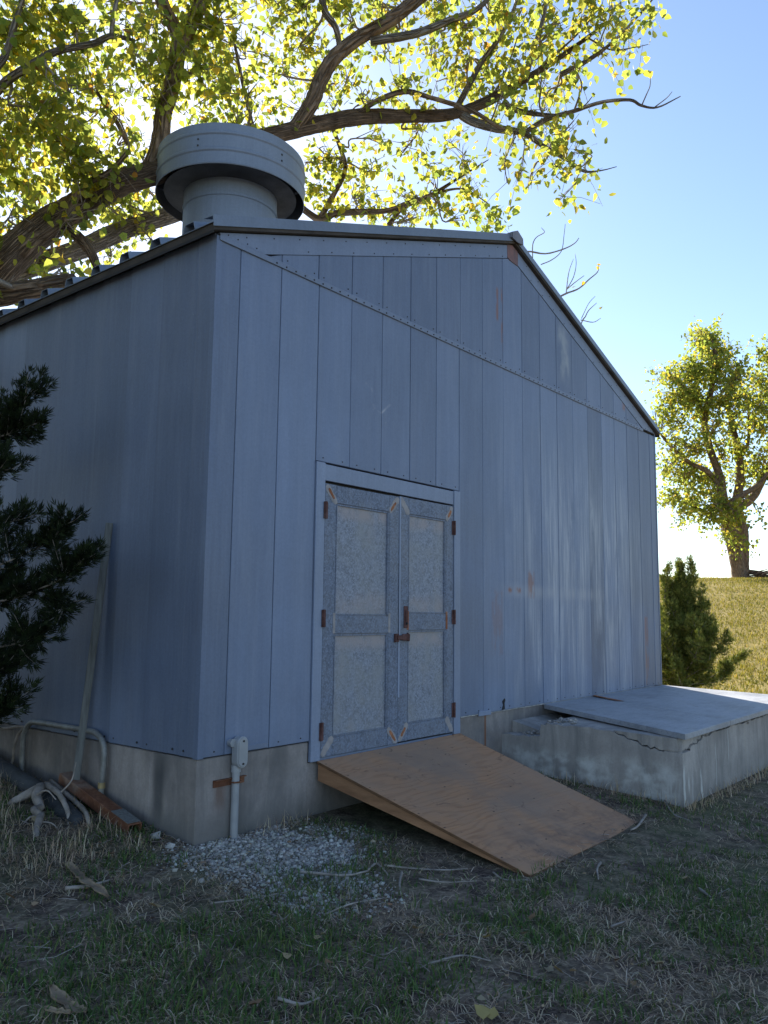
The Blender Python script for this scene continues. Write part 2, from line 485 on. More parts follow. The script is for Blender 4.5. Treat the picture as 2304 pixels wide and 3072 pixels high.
def mat_leafy(name, trans=.5, tint=(1, 1, 1), rough=.55):
    t = NT(name)
    at = t.n('ShaderNodeAttribute'); at.attribute_name = 'tint'
    c = t.mix(.25, at.outputs['Color'], t.ramp(t.noise(5, detail=3), [(.3, .55), (.7, 1.4)]), 'MULTIPLY')
    b = t.n('ShaderNodeBsdfPrincipled'); t.l(c, b.inputs['Base Color']); b.inputs['Roughness'].default_value = rough
    b.inputs['Specular IOR Level'].default_value = .15
    if trans <= 0:
        t.l(b.outputs[0], t.out.inputs[0]); return t.m
    tr = t.n('ShaderNodeBsdfTranslucent')
    tcol = t.mix(1.0, c, tint, 'MULTIPLY'); t.l(tcol, tr.inputs['Color'])
    mx = t.n('ShaderNodeMixShader'); mx.inputs[0].default_value = trans
    t.l(b.outputs[0], mx.inputs[1]); t.l(tr.outputs[0], mx.inputs[2]); t.l(mx.outputs[0], t.out.inputs[0])
    return t.m

def mat_ground(name):
    t = NT(name)
    x, y, z = t.xyz()
    n1 = t.noise(.9, detail=6, rough=.65); n2 = t.noise(7, detail=6, rough=.7); n3 = t.noise(70, detail=3)
    soil = t.mix(t.ramp(n3, [(.35, 0), (.7, 1)]), (.035, .026, .022), (.155, .115, .095))
    straw = t.mix(t.ramp(t.noise(45, detail=5), [(.35, 0), (.65, 1)]), (.12, .092, .07), (.32, .25, .185))
    c = t.mix(t.ramp(n2, [(.42, 0), (.58, 1)]), soil, straw)
    green = t.mix(t.ramp(n3, [(.3, 0), (.7, 1)]), (.05, .075, .03), (.11, .145, .055))
    c = t.mix(t.ramp(n1, [(.45, 0), (.62, .5)]), c, green)
    # the far, mown hill: olive turf with dry patches
    q = t.n('ShaderNodeMapRange'); t.l(x, q.inputs[0]); q.inputs[1].default_value = 9; q.inputs[2].default_value = 13
    h1 = t.noise(1.6, detail=8, rough=.72); h2 = t.noise(14, t.coord((1, 1, 1)), detail=6, rough=.7)
    turf = t.mix(t.ramp(h1, [(.36, 0), (.64, 1)]), (.25, .19, .045), (.40, .29, .09))
    turf = t.mix(t.ramp(h2, [(.4, 0), (.65, .8)]), turf, (.12, .115, .03))
    turf = t.mix(t.ramp(t.noise(.35, detail=5), [(.55, 0), (.7, .5)]), turf, (.40, .31, .15))
    c = t.mix(q.outputs[0], c, turf)
    return t.finish(c, .95, 0, t.bump(n2, .5, .03), .15)

M = {}
M['siding'] = mat_siding('galvanised_siding', (.168, .212, .315))
M['trim'] = mat_siding('galvanised_trim', (.225, .27, .375), False)
M['zinc'] = mat_siding('weathered_zinc', (.235, .275, .345), False)
M['door'] = mat_door('galvanised_door_sheet', (.25, .28, .35), 1.0)
M['doorframe'] = mat_door('galvanised_door_frame', (.16, .195, .275), .25)
M['weld'] = mat_simple('pale_weld_plate', (.33, .31, .315), .25, 20, .7, .1)
M['weldrust'] = mat_rust('rusted_weld', (.30, .115, .055), .5)
M['rust'] = mat_rust('rusty_iron')
M['hinge'] = mat_rust('maroon_iron', (.10, .045, .04), .1)
M['primer'] = mat_simple('red_primer', (.21, .10, .09), .5, 7, .8, dark=(.10, .09, .11))
M['dark'] = mat_simple('dark_recess', (.03, .03, .032), .3, 8, .9)
M['screw'] = mat_simple('dark_screw', (.045, .042, .045), .3, 8, .6, .3)
M['soffit'] = mat_simple('brown_deck_wood', (.06, .05, .044), .5, 5, .9)
M['cap'] = mat_simple('dull_ridge_metal', (.20, .195, .22), .3, 4, .55, .2)
M['ventshade'] = mat_simple('shade_dark_vent_metal', (.05, .05, .052), .5, 4, .7, .3)  # near-black colour holds the shade under the drum, flange and braces included
M['concrete'] = mat_concrete('foundation_concrete', (.325, .29, .275))
M['vault'] = mat_concrete('vault_concrete', (.40, .37, .35), True)
M['lid'] = mat_lid('galvanised_lid', (.33, .345, .38))
M['ply'] = mat_ply('weathered_plywood')
M['plyedge'] = mat_simple('plywood_edge', (.15, .075, .035), .4, 12, .8, stretch=(1, 1, 6))
M['lumber'] = mat_simple('orange_lumber', (.34, .18, .095), .3, 2.2, .75, dark=(.22, .11, .055), stretch=(8, 1.2, 8))
M['lath'] = mat_simple('grey_weathered_wood', (.17, .175, .168), .3, 8, .9, dark=(.10, .10, .095), stretch=(6, 6, .6))
M['pvc'] = mat_simple('grey_conduit', (.34, .35, .37), .2, 5, .5, .1)
M['galvpipe'] = mat_simple('dull_galvanised_pipe', (.25, .25, .24), .4, 9, .6, .3)
M['brass'] = mat_simple('brass_coupling', (.42, .33, .17), .3, 9, .5, .4)
M['drywood'] = mat_simple('bleached_dead_wood', (.36, .31, .275), .35, 9, .9, dark=(.15, .13, .11))
M['barkstrip'] = mat_simple('flaked_bark', (.34, .25, .16), .4, 9, .95, dark=(.12, .085, .06))
M['blacklog'] = mat_simple('black_wet_log', (.05, .055, .06), .5, 7, .7, dark=(.018, .018, .02))
M['stone'] = mat_simple('pale_limestone', (.50, .48, .46), .25, 7, .9, dark=(.27, .26, .25))
M['barkbig'] = mat_bark('furrowed_cottonwood_bark', (.27, .18, .115), (.36, .25, .17))
M['barkpale'] = mat_bark('pale_limb_bark', (.31, .235, .17), (.38, .30, .225), 1.6, (.44, .37, .30))
M['barkfar'] = mat_bark('far_trunk_bark', (.30, .20, .14), (.38, .27, .19))
M['leaf'] = mat_leafy('cottonwood_leaf', .66, (2.95, 2.95, 1.85), .6)
M['leaffar'] = mat_leafy('far_cottonwood_leaf', .55, (3.0, 2.8, 1.5), .6)
M['juniper'] = mat_leafy('juniper_foliage', .15, (1.5, 1.5, .8), .7)
M['grass'] = mat_leafy('lawn_blade', .25, (1.4, 1.4, .8), .7)
M['gravel'] = mat_leafy('crushed_limestone', 0, rough=.9)
M['ground'] = mat_ground('lawn_soil')
M['deadleaf'] = mat_leafy('fallen_leaf_skin', .2, (1.2, 1.1, .9), .8)

# ---------------------------------------------------------------- ground sheet
def axis(lo, hi, step, far):
    a = list(np.arange(lo, hi + 1e-6, step)); s = step
    b = [hi]
    while b[-1] < far: s *= 1.22; b.append(b[-1] + s)
    s = step; c = [lo]
    while c[-1] > -far: s *= 1.22; c.append(c[-1] - s)
    return np.array(c[:0:-1] + a + b[1:])
gx, gy = axis(-4, 9, .1, 2500), axis(-4.5, 4.5, .1, 2500)
gx = np.unique(np.concatenate([gx, np.arange(9.5, 50, .8)])); gy = np.unique(np.concatenate([gy, np.arange(5, 30, .8)]))
GX, GY = np.meshgrid(gx, gy, indexing='ij')
GZ = ground_z(GX, GY)
nx, ny = len(gx), len(gy)
idx = np.arange(nx * ny).reshape(nx, ny)
GF = np.stack([idx[:-1, :-1], idx[1:, :-1], idx[1:, 1:], idx[:-1, 1:]], -1).reshape(-1, 4)
ground = raw_mesh('ground', np.stack([GX, GY, GZ], -1).reshape(-1, 3), GF, M['ground'], smooth=True)
tag(ground, kind='structure')

# ---------------------------------------------------------------- the shed
W, L = 8.143, 12.0
ZB = 0.547                     # bottom edge of the metal
PW, X0 = 0.4064, 0.2106        # panel width, first seam
SL = 0.345
def roof_top(x): return 4.235 + SL * (x if x <= W / 2 else W - x)
shed = thing('metal_shed', 'blue grey galvanised metal shed with gable front, double doors and concrete footing', 'shed')
# core (dark sheathing behind the panels) with gable ends
core = MB()
gab = [(.02, 0, .3), (W - .02, 0, .3), (W - .02, 0, roof_top(W) - .075), (W / 2, 0, roof_top(W / 2) - .075), (.02, 0, roof_top(0) - .075)]
core.prism([(a, .02, c) for a, b, c in gab], (0, L - .04, 0))
core.build('sheathing', M['dark'], shed)
# foundation
f = MB()
f.box(-.006, 1.03, -.004, .5, -.5, ZB - .006)
f.box(3.05, W, -.004, .5, -.5, ZB - .006)
f.box(1.03, 3.05, .004, .5, -.5, .385)
f.box(-.006, .5, .5, L, -.5, ZB - .006)
f.box(W - .4, W, .5, L, -.5, ZB - .006)
f.box(.5, W - .4, L - .4, L, -.5, ZB - .006)
f.build('foundation', M['concrete'], shed, bevel=.006)

def panel(poly, axis_, t0=.016, ch=.004, tilt=0.0, k=0):
    """a sheet with folded edges; poly is (along, z) corner list; front axis 'y' (facade) or 'x' (left wall)"""
    P = np.array(poly, float); c = P.mean(0)
    inn = []
    n = len(P)
    A = 0.5 * sum(P[i][0] * P[(i + 1) % n][1] - P[(i + 1) % n][0] * P[i][1] for i in range(n))
    sgn = 1 if A > 0 else -1
    def inset(dist):
        out = []
        for i in range(n):
            a, b, d = P[i - 1], P[i], P[(i + 1) % n]
            e1 = (b - a) / np.linalg.norm(b - a); e2 = (d - b) / np.linalg.norm(d - b)
            n1 = sgn * np.array([-e1[1], e1[0]]); n2 = sgn * np.array([-e2[1], e2[0]])
            q = n1 + n2; q = q / (q @ n1 + 1e-9)
            out.append(b + q * dist)
        return out
    o1, o2 = inset(.0034), inset(.0034 + ch)
    lo, hi = P[:, 0].min(), P[:, 0].max()
    def dep(p, base): return base + tilt * ((p[0] - lo) / (hi - lo) - .5)
    ring = [(p, .012) for p in o1] + [(p, -dep(p, t0) + ch) for p in o1] + [(p, -dep(p, t0)) for p in o2]
    v = []
    for p, d in ring:
        v.append((p[0], d, p[1]) if axis_ == 'y' else (d, p[0], p[1]))
    fs = []
    for r in range(2):
        for i in range(n):
            j = (i + 1) % n
            fs.append((r * n + i, r * n + j, (r + 1) * n + j, (r + 1) * n + i))
    fs.append(tuple(range(2 * n, 3 * n)))
    return MB().add(v, fs)

BELT0, BELT1 = 4.118, 4.163
def rake_lo(x): return roof_top(x) - .065 - .150
seams = [X0 + i * PW for i in range(20)]
edges = [.0] + seams + [W]
DX0, DX1, DTOP = 1.036, 3.035, 2.690
xb0 = (BELT1 + .215 - 4.235) / SL
for i in range(len(edges) - 1):
    a, b = edges[i], edges[i + 1]
    if b - a < .02: continue
    if i == 0: a = .004
    # the doorway cuts the panels between its jambs
    if a >= DX0 - .06 and b <= DX1 + .06:
        zb = DTOP
    else:
        zb = ZB
    aa = DX0 - .001 if abs(a - DX0) < .06 else a
    bb = DX1 + .001 if abs(b - DX1) < .06 else b
    if abs(b - DX0) < .06: bb = DX0 - .002
    if abs(a - DX1) < .06: aa = DX1 + .002
    if abs(b - DX1) < .06 and zb == DTOP: bb = DX1
    panel([(aa, zb), (bb, zb), (bb, BELT0 + .012), (aa, BELT0 + .012)], 'y', tilt=rng.uniform(-.004, .004)).build('siding_panel', M['siding'], shed)
    # gable part
    z0 = BELT1 - .012
    pts = [(a, z0), (b, z0)]
    if rake_lo(b) > z0 + .02 or rake_lo(a) > z0 + .02:
        ga, gb = max(a, xb0 + .02), min(b, W - xb0 - .02)
        if gb - ga < .03: continue
        top = [(gb, rake_lo(gb))]
        if ga < W / 2 < gb: top.append((W / 2, rake_lo(W / 2)))
        top.append((ga, rake_lo(ga)))
        poly = [(ga, z0), (gb, z0)] + top
        poly = [poly[0]] + [q for k, q in enumerate(poly[1:], 1) if (q[0] - poly[k - 1][0]) ** 2 + (q[1] - poly[k - 1][1]) ** 2 > 4e-4]
        if (poly[0][0] - poly[-1][0]) ** 2 + (poly[0][1] - poly[-1][1]) ** 2 < 4e-4: poly.pop()
        if len(poly) < 3: continue
        panel(poly, 'y', tilt=rng.uniform(-.003, .003)).build('gable_panel', M['siding'], shed)
# left wall panels
ly = [0.0, .19] + [.19 + PW * i for i in range(1, 30)]
for a, b in zip(ly[:-1], ly[1:]):
    if a > L: break
    panel([(max(a, .004), ZB), (b, ZB), (b, 4.175), (max(a, .004), 4.175)], 'x', tilt=.014 if a > .1 else .001).build('siding_panel', M['siding'], shed)
# corner angle wrapping both faces, right-hand corner angle, plain right and back sheets
cn = MB(); cn.box(-.019, .03, -.0195, -.0165, ZB, 4.15); cn.box(-.0195, -.0165, -.0165, .028, ZB, 4.15)
cn.build('corner_angle', M['siding'], shed)
cn = MB(); cn.box(W - .02, W + .018, -.02, -.0165, ZB, 4.16); cn.box(W + .0145, W + .018, -.0165, .05, ZB, 4.16)
cn.build('corner_angle', M['siding'], shed)
MB().box(W - .005, W + .012, .05, L, ZB, 4.17).build('side_wall', M['siding'], shed)
MB().prism([(0, L, ZB), (W, L, ZB), (W, L, 4.17), (W / 2, L, 5.57), (0, L, 4.17)], (0, .012, 0)).build('back_wall', M['siding'], shed)

# belt angle at eave height, with its screws
belt = MB(); belt.box(.004, W - .45, -.029, -.0165, BELT0, BELT1)
belt = belt.build('belt_angle', M['trim'], shed, bevel=.003)
def screws(pts, axis_, r=.0075, name='screws', parent=None):
    b = MB()
    for (a, c, d) in pts:
        n = 6; v = []
        for k in range(n):
            q = (r * math.cos(k * math.pi / 3), r * math.sin(k * math.pi / 3))
            v.append((a + q[0], d, c + q[1]) if axis_ == 'y' else (d, a + q[0], c + q[1]))
        for k in range(n):
            q = (.75 * r * math.cos(k * math.pi / 3), .75 * r * math.sin(k * math.pi / 3))
            v.append((a + q[0], d - .006, c + q[1]) if axis_ == 'y' else (d - .006, a + q[0], c + q[1]))
        b.add(v, [tuple(range(n, 2 * n))] + [(k, (k + 1) % n, (k + 1) % n + n, k + n) for k in range(n)])
    o = b.build(name, M['screw'], parent); o['kind'] = 'stuff'
    return o
screws([(x, (BELT0 + BELT1) / 2 - .004, -.0288) for x in np.arange(.55, W - .5, .1016)], 'y', parent=belt)
pts = []
for x in seams[1:-1]:
    for s in (-.055, .055):
        if xb0 + .15 < x + s < W - xb0 - .1: pts.append((x + s, BELT1 + .035, -.0155))
for x in seams:
    for s in (-.09, .09):
        if (x + s < DX0 - .02 or x + s > DX1 + .02) and x + s < W - .05: pts.append((x + s, ZB + .035, -.0155))
        elif DX0 + .05 < x + s < DX1 - .03: pts.append((x + s, DTOP + .035, -.0155))
screws(pts, 'y', .006, 'panel_screws', shed)
screws([(y + s, ZB + .04, -.0165) for y in ly[1:12] for s in (-.06, .06)], 'x', .009, 'panel_screws', shed)

# rake boards under the roof edge, each with screws
for side in (0, 1):
    b = MB()
    xs = [.0, xb0 + .02, W / 2 - .11] if side == 0 else [W / 2 + .11, W - xb0 - .02, W]
    if side == 0:
        poly = [(0, BELT1 + .003), (xs[1], BELT1 + .003), (xs[2], rake_lo(xs[2])), (xs[2], roof_top(xs[2]) - .065), (0, roof_top(0) - .065)]
    else:
        poly = [(W, BELT1 + .003), (W, roof_top(W) - .065), (xs[0], roof_top(xs[0]) - .065), (xs[0], rake_lo(xs[0])), (xs[1], BELT1 + .003)]
    b.prism([(p[0], -.022, p[1]) for p in poly], (0, .028, 0))
    rb = b.build('rake_board', M['trim'], shed)
    pts = []
    for x in np.arange(.25, W / 2 - .2, .27):
        xx = x if side == 0 else W - x
        pts.append((xx, roof_top(xx) - .095, -.0215))
        if x > xb0 + .2: pts.append((xx + .1, rake_lo(xx + .1) + .02, -.0215))
    for x in np.arange(.08, xb0, .09):
        pts.append((x if side == 0 else W - x, BELT1 + .018, -.0215))
    screws(pts, 'y', .0055, parent=rb)
g = MB().prism([(W / 2 - .108, -.024, roof_top(W / 2 - .11) - .06), (W / 2 - .108, -.024, rake_lo(W / 2 - .11) + .02), (W / 2 - .06, -.024, rake_lo(W / 2 - .11) - .005),
                (W / 2 + .12, -.024, rake_lo(W / 2 + .12) - .01), (W / 2 + .12, -.024, roof_top(W / 2 + .12) - .062), (W / 2, -.024, roof_top(W / 2) - .066)], (0, .03, 0))
tag(g.build('gable_plate', M['primer'], shed), 'small rust red plate under the ridge')

# roof slopes, ribs, rake caps, ridge cap
EV = .085
YF = -.062
for side in (0, 1):
    b = MB()
    if side == 0: xa, xb = -EV, W / 2
    else: xa, xb = W + EV, W / 2
    za = roof_top(0) - SL * EV; zb = roof_top(W / 2)
    b.prism([(xa, YF, za - .055), (xb, YF, zb - .055), (xb, YF, zb - .004), (xa, YF, za - .004)], (0, L + .12, 0))
    b.build('roof_deck', M['soffit'], shed)
    b = MB()
    b.prism([(xa - (.012 if side == 0 else -.012), YF - .004, za - .006), (xb, YF - .004, zb - .002), (xb, YF - .004, zb + .002), (xa - (.012 if side == 0 else -.012), YF - .004, za - .001)], (0, L + .13, 0))
    sheet = b.build('roof_sheet', M['zinc'], shed)
    # standing ribs, open at the eave
    for k in range(30):
        y = .19 + .4 * k
        if y > L: break
        w = .14
        rb = MB()
        e = (xa - .02) if side == 0 else (xa + .02)
        dz = za - SL * .02
        prof = [(-w / 2, 0), (-w / 2 + .02, .062), (w / 2 - .02, .062), (w / 2, 0)]
        t = .004
        prof2 = [(w / 2 - t, -.0), (w / 2 - .02 - t, .062 - t), (-w / 2 + .02 + t, .062 - t), (-w / 2 + t, 0)]
        ring = [(y + p, q) for p, q in prof + prof2]
        n = len(ring)
        v = [(e, p, dz + .002 + q) for p, q in ring] + [(xb, p, zb + .002 + q) for p, q in ring]
        fs = [(i, (i + 1) % n, (i + 1) % n + n, i + n) for i in range(n)] + [(0, 1, 6, 7), (1, 2, 5, 6), (2, 3, 4, 5)]
        rb.add(v, fs)
        rb.build('roof_rib', M['zinc'], shed)
    # eave closure strip and rake cap
    s = -1 if side == 0 else 1
    MB().box(min(xa, xa + s * -.006), max(xa, xa + s * -.006), YF, L, za - .075, za - .056).build('eave_strip', M['dark'], shed)
    b = MB()
    xe, xr = (xa + s * .005), W / 2 + s * .06
    def zt(x): return roof_top(x) if 0 <= x <= W else roof_top(0) - SL * (-x if x < 0 else x - W)
    prof = [(-.072, -.030), (-.060, .055), (.05, .062), (.05, .054), (-.053, .046), (-.066, -.030)]
    n = len(prof)
    v = [(xe, p, zt(xe) + q) for p, q in prof] + [(xr, p, zt(xr) + q) for p, q in prof]
    b.add(v, [(i, (i + 1) % n, (i + 1) % n + n, i + n) for i in range(n)] + [tuple(range(n)), tuple(range(2 * n - 1, n - 1, -1))])
    b.build('rake_cap', M['zinc'], shed)
b = MB()
zr = roof_top(W / 2)
prof = [(-.17, -.035), (-.16, .03), (0, .085), (.16, .03), (.17, -.035), (.163, -.035), (.153, .024), (0, .076), (-.153, .024), (-.163, -.035)]
n = len(prof)
b.add([(W / 2 + p * (.72), -.095, zr + q) for p, q in prof] + [(W / 2 + p, L + .05, zr + q) for p, q in prof],
      [(i, (i + 1) % n, (i + 1) % n + n, i + n) for i in range(n)])
b.prism([(W / 2 + p * .7, -.097, zr + q) for p, q in ((-.165, -.04), (.0, -.055), (.165, -.04), (.155, .03), (0, .083), (-.155, .03))], (0, .012, 0))
b.build('ridge_cap', M['cap'], shed)

# round roof ventilator
VC = np.array([2.28, 2.64, 6.23]); RT, RD, HD_ = .53, .838, .425
b = MB()
zb_ = 4.75 - VC[2]
b.lathe([(RT, zb_), (RT, .08), (RT - .004, .08), (RT - .004, zb_)], VC, 64)
b.lathe([(RT + .008, -.22), (RT + .008, -.19), (RT, -.185)], VC, 64)
vent = b.build('roof_ventilator', M['zinc'], shed, smooth=False)
b = MB()
zt0 = -.04
prof = [(RD, zt0), (RD + .006, zt0 + .01), (RD, zt0 + .02), (RD, .10), (RD + .012, .115), (RD + .012, .135), (RD, .15), (RD, HD_ - .14), (RD + .012, HD_ - .125), (RD + .012, HD_ - .105), (RD, HD_ - .09),
        (RD, HD_ - .01), (RD - .01, HD_), (RD - .16, HD_ + .015), (0.001, HD_ + .06)]
b.lathe(prof, VC, 96)
inner = [(RD - .003, zt0 + .004), (RD - .006, zt0 + .012), (RD - .005, HD_ - .02), (.001, HD_ + .05)]
drum = b.build('drum', M['zinc'], vent, smooth=True)
b = MB(); b.lathe(inner, VC, 96); b.build('inner_shade_skin', M['ventshade'], vent, smooth=True)  # added dark skin: the drum's inside shade put into colour
drum.data.set_sharp_from_angle(angle=math.radians(28))
pts = MB()
for a0 in (205, 269.7):
    a = math.radians(a0)
    for z in (.17, .24):
        c = Vector((math.cos(a), math.sin(a), 0))
        p = Vector(VC) + c * (RD - .001) + Vector((0, 0, z))
        pts.bar(p, p + c * .009, .016, .016)
q = pts.build('bolts', M['screw'], vent); q['kind'] = 'stuff'
b = MB()
b.lathe([(RT + .002, -.02), (RT + .22, .01), (RT + .22, .02), (RT + .002, .08)], VC, 64, True)
b.build('flange', M['ventshade'], vent)
for a0 in (205, 250, 310, 20, 70, 130, 170):
    a = math.radians(a0); c = Vector((math.cos(a), math.sin(a), 0))
    MB().bar(Vector(VC) + c * (RT + .1) + Vector((0, 0, .04)), Vector(VC) + c * (RD - .006) + Vector((0, 0, .12)), .05, .006).build('brace', M['ventshade'], vent)

# doorway: jambs, header, two leaves
b = MB(); b.box(DX0 - .002, 1.134, -.03, .0, .395, DTOP - .004); b.build('door_jamb', M['trim'], shed, bevel=.003)
b = MB(); b.box(2.934, DX1, -.03, .0, .405, DTOP - .004); b.build('door_jamb', M['trim'], shed, bevel=.003)
b = MB(); b.box(1.137, 2.931, -.021, .0, 2.548, DTOP - .012); b.build('door_header', M['trim'], shed, bevel=.003)
MB().box(1.137, 2.931, -.012, .02, .385, .412).build('door_sill', M['trim'], shed, bevel=.002)

def ragged(a, e, hw, th):
    d = e - a; n = d.cross(Vector((0, 1, 0))).normalized(); L_, R2 = [], []
    for k in range(7):
        t = k / 6; c = a + d * t; taper = .55 if k in (0, 6) else 1
        L_.append(c + n * hw * taper * rng.uniform(.65, 1.15)); R2.append(c - n * hw * taper * rng.uniform(.65, 1.15))
    return MB().prism([tuple(p) for p in L_ + R2[::-1]], (0, th, 0))

def leaf(x0, x1, z0, z1, sl, sr, mids, y, label, left):
    """a galvanised door leaf: back sheet, stiles, rails, mouldings, corner weld plates, hinges"""
    b = MB(); b.box(x0, x1, y + .012, y + .03, z0, z1)
    d = b.build('door', M['door'], shed); d['label'] = label
    fz = y; bv = .003
    zt, zbm = z1 - .15, z0 + .15
    for xa, xb in ((x0, x0 + sl), (x1 - sr, x1)):
        MB().box(xa, xb, fz, fz + .0118, z0, z1).build('stile', M['doorframe'], d, bevel=bv)
    for za, zb in ((z1 - .145, z1 - .002), mids, (z0 + .002, z0 + .14)):
        MB().box(x0 + sl + .003, x1 - sr - .003, fz + .0005, fz + .0118, za, zb).build('rail', M['doorframe'], d, bevel=bv)
    # mouldings round both panels
    for za, zb in ((z0 + .14, mids[0]), (mids[1], z1 - .145)):
        xa, xb = x0 + sl, x1 - sr
        mo = MB()
        w = .013
        mo.box(xa + .004, xa + w, fz + .002, fz + .0119, za + .004, zb - .004)
        mo.box(xb - w * 2.4, xb - w * 1.5, fz - .002, fz + .0119, za + .004, zb - .004)
        mo.box(xb - w, xb - .004, fz + .001, fz + .0119, za + .004, zb - .004)
        mo.box(xa + w + .002, xb - w * 2.6, fz + .001, fz + .0119, zb - w - .004, zb - .004)
        mo.box(xa + w + .002, xb - w * 2.6, fz + .003, fz + .0119, za + .004, za + w)
        mo.build('moulding', M['doorframe'], d)
    # mitred weld plates at the four corners, some rusted through
    for (cx, cz, ix, iz, rusty) in ((x0, z1, x0 + sl, z1 - .15, left), (x1, z1, x1 - sr, z1 - .15, True), (x0, z0, x0 + sl, z0 + .145, not left), (x1, z0, x1 - sr, z0 + .145, left)):
        a = Vector((cx + (ix - cx) * .12, fz - .001, cz + (iz - cz) * .08)); e = Vector((ix, fz - .001, iz))
        ragged(a, e, .03, .0023).build('weld_plate', M['weld'], d)
        if rusty:
            ragged(a + (e - a) * rng.uniform(.1, .35) + Vector((0, -.002, 0)), a + (e - a) * rng.uniform(.7, .98) + Vector((0, -.002, 0)), .013, .0023).build('weld_rust', M['weldrust'], d)
    for xa in (x0 + sl - .02, x1 - sr - .008):
        MB().box(xa, xa + .028, fz - .002, fz + .001, mids[0] + .004, mids[1] + .02).build('weld_plate', M['weld'] if left else M['weldrust'], d)
    hx = x0 - .004 if left else x1 + .004
    for z in ((2.31, 1.466, .611) if left else (2.325, 1.483, .627)):
        h = MB()
        h.tube([(hx, fz - .016, z - .068), (hx, fz - .016, z + .068)], .0095, 8)
        for q in (-.045, 0, .045):
            h.tube([(hx, fz - .016, z + q - .002), (hx, fz - .016, z + q + .002)], .0105, 8)
        s = 1 if left else -1
        h.box(min(hx, hx + s * .03), max(hx, hx + s * .03), fz - .007, fz - .003, z - .066, z + .066)
        h.box(min(hx, hx - s * .018), max(hx, hx - s * .018), fz - .012, fz - .007, z - .066, z + .066)
        h.build('hinge', M['hinge'], d)
    return d
dl = leaf(1.139, 2.088, .415, 2.525, .133, .135, (1.345, 1.49), -.026, 'left galvanised door leaf with stained pale panels', True)
dr = leaf(2.096, 2.928, .425, 2.535, .135, .115, (1.365, 1.512), -.020, 'right narrower galvanised door leaf carrying the rusty latch', False)
# overlapping astragal on the right leaf, slightly bent open above the latch
b = MB(); b.prism([(2.081, -.030, .8), (2.104, -.030, .8), (2.104, -.030, 1.31), (2.081, -.030, 1.31)], (0, .003, 0))
b.prism([(2.088, -.033, 1.31), (2.108, -.030, 1.31), (2.106, -.030, 2.53), (2.084, -.030, 2.53), (2.084, -.034, 1.6)], (0, .003, 0))
b.build('astragal', M['trim'], dr)
b = MB(); b.box(2.165, 2.215, -.032, -.0205, 1.385, 1.575); b.box(2.178, 2.2, -.040, -.0318, 1.44, 1.54)
b.build('handle_plate', M['hinge'], dr, bevel=.003)
b = MB(); b.tube([(2.189, -.030, 1.425), (2.189, -.046, 1.425)], .011, 10); b.build('keyhole', M['dark'], dr)
b = MB(); b.box(2.125, 2.225, -.045, -.035, 1.278, 1.335); b.prism([(2.2, -.046, 1.345), (2.232, -.046, 1.33), (2.228, -.046, 1.27), (2.2, -.046, 1.275)], (0, .02, 0))
b.build('hasp', M['hinge'], dr, bevel=.004)
b = MB(); b.box(2.022, 2.072, -.050, -.0265, 1.268, 1.338); b.box(2.04, 2.128, -.062, -.050, 1.285, 1.325)
b.build('hasp_staple', M['hinge'], dl, bevel=.004)
# torn metal at the foot of the wall beside the vault and a little patch of flashing by the ramp
b = MB(); b.prism([(3.80, -.024, .555), (3.825, -.024, .60), (3.81, -.024, .64), (3.85, -.024, .665), (3.862, -.024, .648), (3.845, -.024, .62), (3.85, -.024, .56)], (0, .01, 0))
b.build('torn_flap', M['dark'], shed)
MB().box(3.36, 3.58, -.03, -.0175, .53, .575).build('flashing_scrap', M['trim'], shed, bevel=.002)
# ragged mortar line under the metal
b = MB(); xx = np.arange(3.06, 7.9, .06)
for a, c in zip(xx[:-1], xx[1:]):
    h = rng.uniform(.002, .012)
    b.box(a, c - .002, -.012 - rng.uniform(0, .008), .0, ZB - .005, ZB + h * .5)
q = b.build('mortar_bead', M['stone'], shed); q['kind'] = 'stuff'

# ---------------------------------------------------------------- concrete vault with a sheet metal lid
vault = thing('concrete_vault', 'low cracked concrete vault with flat galvanised sheet lid, against the shed', 'vault', (3.82, -.006, -.1))
VX0, VX1, VY = 3.82, 8.17, -1.82
# the crack line, on the left face (y, z) and on the front face (x, z)
crL = [(0.0, .315), (-.2, .322), (-.43, .328), (-.445, .452), (-.62, .458), (-.9, .462), (-1.15, .455), (-1.32, .405), (-1.5, .345), (-1.64, .325), (-1.82, .327)]
crF = [(3.82, .327), (3.95, .333), (4.1, .37), (4.22, .372), (4.38, .405), (4.55, .40), (4.7, .425), (5.0, .415), (5.3, .43), (5.7, .41), (6.2, .425), (7.0, .42), (8.17, .425)]
b = MB()
for face, cr in (('L', crL), ('F', crF)):
    # fine jagged edge
    R_ = []
    for (a, z), (a2, z2) in zip(cr[:-1], cr[1:]):
        for k in range(4):
            t = k / 4
            R_.append((a + (a2 - a) * t, z + (z2 - z) * t + (rng.uniform(-.012, .012) if (k or R_) else 0)))
    R_.append(cr[-1])
    if face == 'L': crLj = R_
    else: crFj = R_
def wall_strip(mb, pts_top, z_bot, face, th=.2, recess=0.0):
    n = len(pts_top)
    v = []
    for a, z in pts_top:
        if face == 'L': o, i = (VX0 + recess, a), (VX0 + th, a)
        else: o, i = (a, VY + recess), (a, VY + th)
        zb = z_bot(a) if callable(z_bot) else z_bot
        v += [(o[0], o[1], zb), (o[0], o[1], z), (i[0], i[1], z), (i[0], i[1], zb)]
    f = []
    for k in range(n - 1):
        q = 4 * k
        f += [(q, q + 1, q + 5, q + 4), (q + 1, q + 2, q + 6, q + 5), (q + 2, q + 3, q + 7, q + 6), (q + 3, q, q + 4, q + 7)]
    f += [(0, 3, 2, 1), (4 * n - 4, 4 * n - 3, 4 * n - 2, 4 * n - 1)]
    mb.add(v, f)
lowL = [(a, z) for a, z in crLj if a >= -1.8200001]
